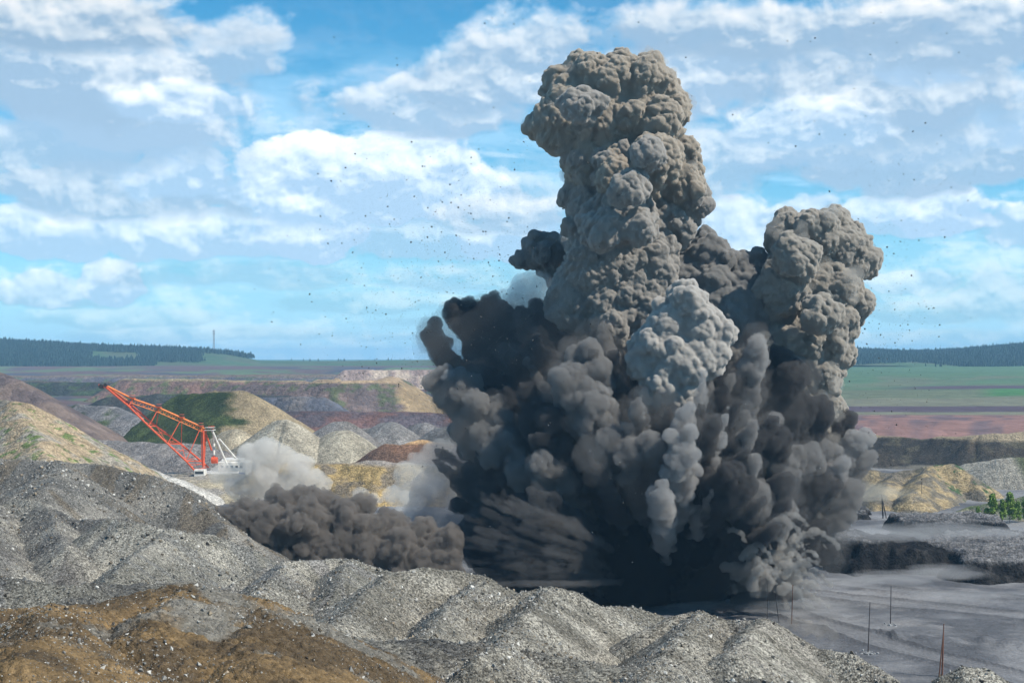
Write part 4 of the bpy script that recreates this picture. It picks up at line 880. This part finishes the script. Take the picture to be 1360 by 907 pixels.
# ------------------------------------------------------------------ built things
def tubes(name, segs, mat, parent=None, n=8):
    """segs: (a, b, ra, rb) tapered round bars joined in one mesh"""
    V = []; Fc = []; base = 0
    for a, b, ra, rb in segs:
        a = Vector(a); b = Vector(b); d = (b - a).normalized(); u = d.orthogonal().normalized(); w_ = d.cross(u)
        for c, r_ in ((a, ra), (b, rb)):
            for k in range(n):
                t = 2 * math.pi * k / n; V.append(c + (u * math.cos(t) + w_ * math.sin(t)) * r_)
        V.append(a); V.append(b)
        for k in range(n):
            k2 = (k + 1) % n
            Fc.append((base + k, base + k2, base + n + k2, base + n + k)); Fc.append((base + k2, base + k, base + 2 * n, base + 2 * n)); Fc.append((base + n + k, base + n + k2, base + 2 * n + 1, base + 2 * n + 1))
        base += 2 * n + 2
    return polymesh(name, [tuple(v) for v in V], [tuple(dict.fromkeys(f)) for f in Fc], mat, parent)
def polymesh(name, V, Fc, mat, parent=None, smooth=False):
    me = bpy.data.meshes.new(name); me.from_pydata(V, [], Fc); me.update()
    if mat: me.materials.append(mat)
    o = bpy.data.objects.new(name, me); COL.objects.link(o)
    if parent: o.parent = parent; o.matrix_parent_inverse = parent.matrix_basis.inverted()
    if smooth:
        for p in me.polygons: p.use_smooth = True
    return o
import bmesh
def boxes(name, items, mat, parent=None, bevel=.12, rot=0, piv=None):
    """items: (cx, cy, cz, sx, sy, sz)"""
    bm = bmesh.new()
    for (cx, cy, cz, sx, sy, sz) in items:
        g = bmesh.ops.create_cube(bm, size=1); vs = g['verts']
        for v_ in vs: v_.co = Vector((cx + v_.co.x * sx, cy + v_.co.y * sy, cz + v_.co.z * sz))
    if bevel: bmesh.ops.bevel(bm, geom=bm.edges[:], offset=bevel, segments=1, affect='EDGES')
    if rot:
        bmesh.ops.rotate(bm, verts=bm.verts, cent=piv, matrix=__import__('mathutils').Matrix.Rotation(rot, 3, 'Z'))
    me = bpy.data.meshes.new(name); bm.to_mesh(me); bm.free(); me.materials.append(mat)
    o = bpy.data.objects.new(name, me); COL.objects.link(o)
    if parent: o.parent = parent; o.matrix_parent_inverse = parent.matrix_basis.inverted()
    return o
M_red = mat_plain('red_paint', (.62, .088, .03), .55, var=.22, scale=.5)
M_orange = mat_plain('orange_paint', (.72, .19, .03), .55, var=.22, scale=.5)
M_white = mat_plain('white_paint', (.62, .60, .55), .6, var=.28, scale=.4)
M_steel = mat_plain('dark_steel', (.06, .055, .055), .6, .5)
M_blue = mat_plain('blue_paint', (.03, .08, .30), .5)
M_glass = mat_plain('dark_glass', (.03, .04, .05), .15)
M_rust = mat_plain('rusty_steel', (.16, .065, .035), .85, var=.4, scale=3)
M_pole = mat_plain('weathered_pole', (.055, .045, .045), .9, var=.3, scale=3)
def dragline():
    w = lambda px, py, D: Vector(W(px, py, D))
    base = w(285, 630, 800)
    t = thing('walking_excavator', tuple(base), 'red and white walking excavator with a long lattice boom, half hidden by pale dust', 'excavator')
    tip = w(136, 512, 768)
    n1 = [w(141.5, 515, 767), w(171, 539.6, 771), w(197.7, 566, 775), w(222.5, 589, 779), w(247, 612, 783), w(260.5, 627, 786)]
    n2 = [w(142.5, 514.5, 769), w(176, 539.6, 777), w(207.6, 566, 784), w(240.7, 590, 791), w(268, 613, 797), w(277, 620.6, 800)]
    up = [w(138, 510.7, 768), w(176, 529.5, 774), w(211, 541.5, 779), w(241.5, 555, 785), w(267, 566.5, 790), w(274, 571, 792)]
    low = [p + Vector((0, 0, -2.6)) for p in up]
    for nm, ch in (('boom_chord', n1), ('boom_chord', n2)):
        tubes(nm, [(a, b, .52, .52) for a, b in zip(ch[:-1], ch[1:])], M_red, t)
    tubes('suspension_boom', [(a, b, .5, .5) for a, b in zip(up[:-1], up[1:])], M_orange, t)
    seg = []
    for i in range(1, 5):
        for q in range(5):
            s0, s1 = q / 5, (q + 1) / 5; a0 = up[i].lerp(up[i + 1], s0); a1 = up[i].lerp(up[i + 1], s1); b0 = low[i].lerp(low[i + 1], s0); b1 = low[i].lerp(low[i + 1], s1)
            seg += [(b0, b1, .22, .22), (a0, b0, .13, .13), (b0, a1, .13, .13)]
    seg += [(up[0], low[1], .22, .22)]
    tubes('suspension_lattice', seg, M_orange, t, 6)
    seg = []
    for i in range(1, 5):
        seg += [(n1[i], n2[i], .28, .28)]
        if i > 1: seg += [(up[i], n1[i], .24, .24), (up[i], n2[i], .24, .24)]
        seg += [(n1[i], n2[i - 1], .16, .16)]
    seg += [(up[1], n1[1], .24, .24), (up[1], n2[1], .24, .24)]
    tubes('boom_bracing', seg, M_red, t, 6)
    # walkways and lamps on the nodes
    for i in range(1, 5):
        c = up[i]; boxes('node_platform', [(c.x, c.y, c.z + .5, 2.6, 3.4, .25), (c.x, c.y, c.z + 1.9, 2.2, 3.0, .12)], M_red, t, .03)
    sh = tubes('tip_sheave', [(tip + Vector((-.5, -1.2, -.4)), tip + Vector((-.5, 1.2, -.4)), 1.3, 1.3), (tip + Vector((1.8, -1.0, .3)), tip + Vector((1.8, 1.0, .3)), 1.0, 1.0)], M_steel, t, 14)
    tubes('boom_tip', [(tip + Vector((-2.0, 0, .2)), tip + Vector((2.5, 0, -.6)), .6, .9)], M_red, t)
    # front mast and back legs
    tubes('front_mast', [(up[5] + Vector((-1, -3, 0)), w(270, 620, 788), .55, .7), (up[5] + Vector((-1, 3, 0)), w(270, 619, 802), .55, .7), (w(274, 577, 793), w(281, 598, 796), .5, .5), (w(267, 572, 790), w(274, 572, 795), .4, .4)], M_red, t)
    tubes('back_leg', [(w(282, 572, 793), w(302, 618, 800), .62, .62)], M_white, t)
    tubes('back_leg', [(w(291, 583, 797), w(317, 613, 812), .6, .6)], M_white, t)
    tubes('stair_tower', [(w(284, 589, 800), w(284, 604, 800), .7, .7), (w(283, 573, 794), w(284, 589, 800), .3, .3)], M_white, t)
    tubes('hoist_drum', [(w(281, 611, 798), w(289, 611, 798), 1.8, 1.8), (w(284, 605, 798), w(284.5, 611, 798), .6, 1.0)], M_red, t, 12)
    c = w(279, 571, 793); boxes('top_platform', [(c.x, c.y, c.z, 5, 6, .4), (c.x, c.y, c.z + 1.4, 5, 6, .12)], M_white, t, .04)
    seg = []
    for px in (277.5, 280.5, 283): seg += [(w(px, 573, 793), w(px, 565, 793), .14, .14)]
    seg += [(w(276, 567, 793), w(285, 566, 793), .14, .14), (w(277, 570, 793), w(284, 569.5, 793), .12, .12)]
    tubes('mast_head', seg, M_red, t, 6)
    cb = [(tip, w(285, 572, 794), .07, .07), (tip + Vector((0, 1.5, 0)), w(285, 572, 797), .07, .07)]
    for q in (0, 1): cb.append((tip + Vector((.6, q * .8, -.6)), w(279, 612, 797 + q), .07, .07)); cb.append((up[3] + Vector((0, q, 0)), w(283, 572, 796), .06, .06))
    tubes('cable', cb, M_steel, t, 5)
    seg = []
    for i in range(0, 5):
        for ch, ot in ((n1, n2), (n2, n1)):
            for q in (1, 3):
                s0 = q / 4; seg.append((ch[i].lerp(ch[i + 1], s0), ot[i].lerp(ot[i + 1], min(1, s0 + .25)), .12, .12))
    tubes('boom_lacing', seg, M_red, t, 5)
    # revolving house
    c = w(312, 620, 812); h = boxes('machine_house', [(c.x, c.y, c.z - 1.0, 16, 18, 9.0), (c.x - 1, c.y, c.z + 4.0, 11, 14, 1.6)], M_white, t, .35)
    boxes('house_stripe', [(c.x, c.y - 9.02, c.z - 3.2, 14.5, .1, 1.5)], M_blue, h, 0)
    for q in range(5): boxes('window', [(c.x - 5.4 + q * 2.7, c.y - 9.03, c.z + .8, 1.4, .1, 1.2)], M_glass, h, 0)
    c = w(266, 630, 786); cbn = boxes('operator_cab', [(c.x, c.y, c.z + .6, 6, 5, 4.6)], M_white, t, .25); boxes('window', [(c.x, c.y - 2.53, c.z + 1.2, 4.6, .1, 1.4)], M_glass, cbn, 0)
    c = w(292, 634, 800); tubes('base_tub', [((c.x, c.y, c.z - 2), (c.x, c.y, c.z + 1.6), 10, 10)], M_steel, t, 28)
    tubes('revolving_frame', [((c.x - 1, c.y, c.z + 1.6), (c.x - 1, c.y, c.z + 3.2), 11.5, 11.5)], M_white, t, 28)
    boxes('walking_shoe', [(c.x + 2, c.y - 12.5, c.z - .4, 20, 3.4, 2.6)], M_red, t, .3); boxes('walking_shoe', [(c.x + 2, c.y + 12.5, c.z - .4, 20, 3.4, 2.6)], M_red, t, .3)
dragline()

def radio_mast():
    D = 5210; b = Vector(W(284, 466, D)); top = Vector(W(284, 438.5, D)); hgt = top.z - b.z
    t = thing('radio_mast', tuple(b), 'tall thin lattice radio mast standing in the forest on the left hill', 'radio mast')
    seg = []; wb, wt = 5.5, 2.6
    for k in range(4):
        sx, sy = [(-1, -1), (1, -1), (1, 1), (-1, 1)][k]
        seg.append((b + Vector((sx * wb / 2, sy * wb / 2, 0)), top + Vector((sx * wt / 2, sy * wt / 2, 0)), .5, .4))
    for i in range(12):
        z0 = hgt * i / 12; z1 = hgt * (i + 1) / 12; w0 = (wb + (wt - wb) * i / 12) / 2; w1 = (wb + (wt - wb) * (i + 1) / 12) / 2; q = 1 if i % 2 else -1
        seg.append((b + Vector((-w0 * q, -w0, z0)), b + Vector((w1 * q, -w1, z1)), .25, .25)); seg.append((b + Vector((-w0, -w0, z0)), b + Vector((w0, -w0, z0)), .25, .25))
    tubes('lattice_tower', seg, M_rw, t, 5)
    for z in (.97, .88, .80): 
        c = b + Vector((0, 0, hgt * z)); tubes('antenna', [(c + Vector((-3.6, 0, -1.5)), c + Vector((-3.6, 0, 1.8)), .8, .8), (c + Vector((3.6, 0, -1.5)), c + Vector((3.6, 0, 1.8)), .8, .8), (c + Vector((-3.6, 0, 0)), c + Vector((3.6, 0, 0)), .3, .3)], M_rw, t, 6)
    tubes('lightning_rod', [(top, top + Vector((0, 0, 6)), .35, .2)], M_rw, t, 5)
M_rw = mat_plain('mast_paint', (.20, .12, .12), .7)
radio_mast()

def ground_z(h, x, y): return float(h.h(np.array([x]), np.array([y]))[0])
def pole(px, py0, py1, mat, label, lean=0, r0=.16, r1=.10, twin=0, group=None, heap=True):
    D = CZ * F / (py1 - HY); b = Vector(W(px, py1, D)); tp = Vector(W(px + lean, py0, D))
    t = thing('pit_pole', tuple(b), label, 'pole', group)
    tubes('post', [(b + Vector((0, 0, -1.5)), tp, r0, r1)], mat, t, 8)
    if twin: tubes('stay', [(b + Vector((twin, -.6, -1.5)), b.lerp(tp, .93) + Vector((0, -.15, 0)), r0 * .8, r1 * .8)], mat, t, 8)
    if heap:
        r = np.random.default_rng(int(px)); n = 60
        P_ = np.stack([b.x + r.normal(0, .9, n), b.y + r.normal(0, .8, n), b.z + np.abs(r.normal(.1, .22, n))], -1)
        o = rocks_mesh('footing_stones', P_, r.uniform(.3, .9, n), np.full((n, 3), .30) * r.uniform(.6, 1.2, (n, 1)), int(px)); o.parent = t; o.matrix_parent_inverse = t.matrix_basis.inverted()
        o['kind'] = 'stuff'
pole(1152.5, 799, 868, M_pole, 'thin dark pole with a small pale heap of stones at its foot', lean=3)
pole(1182.5, 778, 831, M_pole, 'straight dark pole on the low rubble line of the pit floor', lean=1)
pole(1251, 828, 898, M_rust, 'rusty brown pole with a slanting stay, close to the near rubble', lean=2.5, r0=.24, r1=.12, twin=-1.0, heap=False)
pole(1051, 776, 831, M_rust, 'rust brown pole standing just right of the pale falling dust', lean=2, heap=False)
pole(1036, 785, 829, M_pole, 'thin pole leaning left, beside the rust brown pole', lean=-7, r0=.10, r1=.07, heap=False)
pole(1019, 772, 824, M_pole, 'faint thin upright pole in front of the pale falling dust', lean=.5, r0=.09, r1=.06, heap=False)
pole(1173, 656, 688, M_pole, 'far pole braced by a stay, in front of the yellow slope', lean=-2, r0=.45, r1=.2, twin=1.6, heap=False)
pole(1224, 640, 676, M_pole, 'far thin pole right of the braced one, before the ochre hill', lean=0, r0=.14, r1=.10, heap=False)

# ---- young trees and bushes
M_leaf = mat_plain('young_leaves', (.17, .27, .035), .6, var=.45, scale=.8); M_bark = mat_plain('bark', (.10, .08, .06), .9); M_bush = mat_plain('bush_leaves', (.035, .06, .028), .7, var=.4, scale=.6)
def leaf_tree(name, loc, hgt, wid, mat, seed, n=3000, leaf=.5, trunk=True):
    r = np.random.default_rng(seed); t = thing(name, loc, None, None); L = Vector(loc)
    if trunk:
        seg = [(L + Vector((0, 0, -1)), L + Vector((r.normal(0, .1), 0, hgt * .9)), .14, .03)]
        for k in range(7):
            z = hgt * (.15 + .1 * k); a = k * 2.4; seg.append((L + Vector((0, 0, z)), L + Vector((math.cos(a) * wid * .4, math.sin(a) * wid * .4, z + hgt * .14)), .05, .02))
        tubes('trunk', seg, M_bark, t, 6)
    k = 26; cl = np.stack([r.normal(0, .30, k), r.normal(0, .30, k), r.uniform(.12, 1.0, k)], -1); cl[:, :2] *= (1.12 - cl[:, 2:3]); cr = r.uniform(.08, .17, k)
    i = r.integers(0, k, n); d = r.normal(size=(n, 3)); d /= np.linalg.norm(d, axis=1)[:, None]
    c = cl[i] * np.array([wid, wid, hgt]) + d * (cr[i] * (wid + hgt) * .5)[:, None] * r.uniform(.5, 1.1, (n, 1))
    c = c + np.array(loc); M3 = rot_rand(r, n); sz = leaf * r.uniform(.6, 1.4, n)
    q = np.array([(-1, -.6, 0), (1, -.6, 0), (1, .6, 0), (-1, .6, 0)]) * .5
    v_ = np.einsum('nij,kj->nki', M3, q) * sz[:, None, None] + c[:, None]
    o = npmesh('crown', v_.reshape(-1, 3), np.arange(4 * n).reshape(n, 4), mat, smooth=False); o.parent = t; o.matrix_parent_inverse = t.matrix_basis.inverted()
    return t
def dup(root, loc, rz, s):
    r_ = root.copy(); COL.objects.link(r_); r_.location = loc; r_.rotation_euler = (0, 0, rz); r_.scale = (s, s, s)
    for ch in root.children:
        c = ch.copy(); COL.objects.link(c); c.parent = r_; c.matrix_parent_inverse = ch.matrix_parent_inverse.copy()
    return r_
def place(px, py, D): return tuple(W(px, py, D))
tp0 = leaf_tree('young_tree', place(1318, 694, 645), 12.5, 6.0, M_leaf, 5)
tag(tp0, 'bright green young tree, leftmost tall one of the clump by the right edge', 'tree', 'young trees by the right edge')
for i, (px, py, s, lab) in enumerate([(1299, 694, .55, 'small light green sapling standing apart, left of the green clump'), (1331, 694, .8, 'shorter bright green tree just right of the leftmost tall tree'), (1341, 694, 1.05, 'tallest bright green tree, in the middle of the clump'),
                                 (1352, 694, .75, 'low green tree between the tallest one and the edge of the photo'), (1364, 694, .95, 'green tree cut by the right edge of the photo'), (1309, 694, .5, 'knee high green sapling at the foot of the leftmost tall tree')]):
    o = dup(tp0, place(px, py, 642 + 2 * i), 1.3 * i, s); o['label'] = lab
def march(h, px, py, D0, D1):
    D = np.linspace(D0, D1, 500); p = np.array([W(px, py, d) for d in D]); hz = h.h(p[:, 0], p[:, 1]); k = np.nonzero(hz >= p[:, 2])[0]
    return tuple(p[k[0]]) if len(k) else None

# ---- stones thrown into the air
def flying():
    r = np.random.default_rng(99); V = []
    pr = []
    for k in range(6):
        v_ = ICO_V * r.uniform(.6, 1.3, (12, 1)) * r.uniform(.5, 1.1, 3)
        me = bpy.data.meshes.new('flying_stone'); me.from_pydata([tuple(a * .5) for a in v_], [], [tuple(f) for f in ICO_F]); me.materials.append(M_coal); pr.append(me)
    N = 5200; items = []
    while len(items) < N:
        u = r.random(); 
        if u < .56: px, py = r.normal(600, 95), r.normal(390, 95)
        elif u < .73: px, py = r.normal(1180, 45), r.normal(440, 110)
        elif u < .95: px, py = r.uniform(430, 1300), r.uniform(15, 460)
        else: px, py = r.uniform(640, 1090), r.uniform(470, 770)
        if px < 330 or px > 1345 or py < 5 or py > 790: continue
        front = u >= .95
        dd = r.uniform(-75, -55) if front else r.uniform(-70, 60)
        size = min(.12 * (r.pareto(2.3) + 1), 0.62) * (.6 if front else 1)
        items.append((size, W(px, py, 440 + dd), front))
    items.sort(key=lambda a: -a[0])
    for k, (size, p, fr) in enumerate(items[:300]):
        o = bpy.data.objects.new('flying_stone', pr[k % 6]); COL.objects.link(o); o.location = p; o.scale = (size,) * 3; o.rotation_euler = tuple(r.uniform(0, 6, 3))
        tag(o, 'dark stone flying through the air around the blast cloud', 'stone', 'stones thrown up by the blast')
    rest = items[300:]
    P_ = np.array([a[1] for a in rest]); sz = np.array([a[0] for a in rest]); c = np.where(np.array([a[2] for a in rest])[:, None], .22, .045) * np.ones((len(rest), 3))
    o = rocks_mesh('flying_debris', P_, sz, c, 98); tag(o, 'haze of tiny dark rock fragments flying around the blast', 'debris', kind='stuff')
M_coal = mat_plain('coal_stone', (.05, .045, .04), .9)
flying()

# ------------------------------------------------------------------ the air
def haze():
    m = mat_volume('haze_air', (.36, .68, 1.0), 6.0e-5)
    x0, x1, y0, y1, z0, z1 = -19500, 19500, -300, 26000, -16, 230
    V = [(x, y, z) for z in (z0, z1) for y in (y0, y1) for x in (x0, x1)]
    o = polymesh('haze', V, [(0, 2, 3, 1), (4, 5, 7, 6), (0, 1, 5, 4), (2, 6, 7, 3), (0, 4, 6, 2), (1, 3, 7, 5)], m)
    tag(o, 'thin blue air haze over the whole mine', 'haze', kind='stuff')
haze()
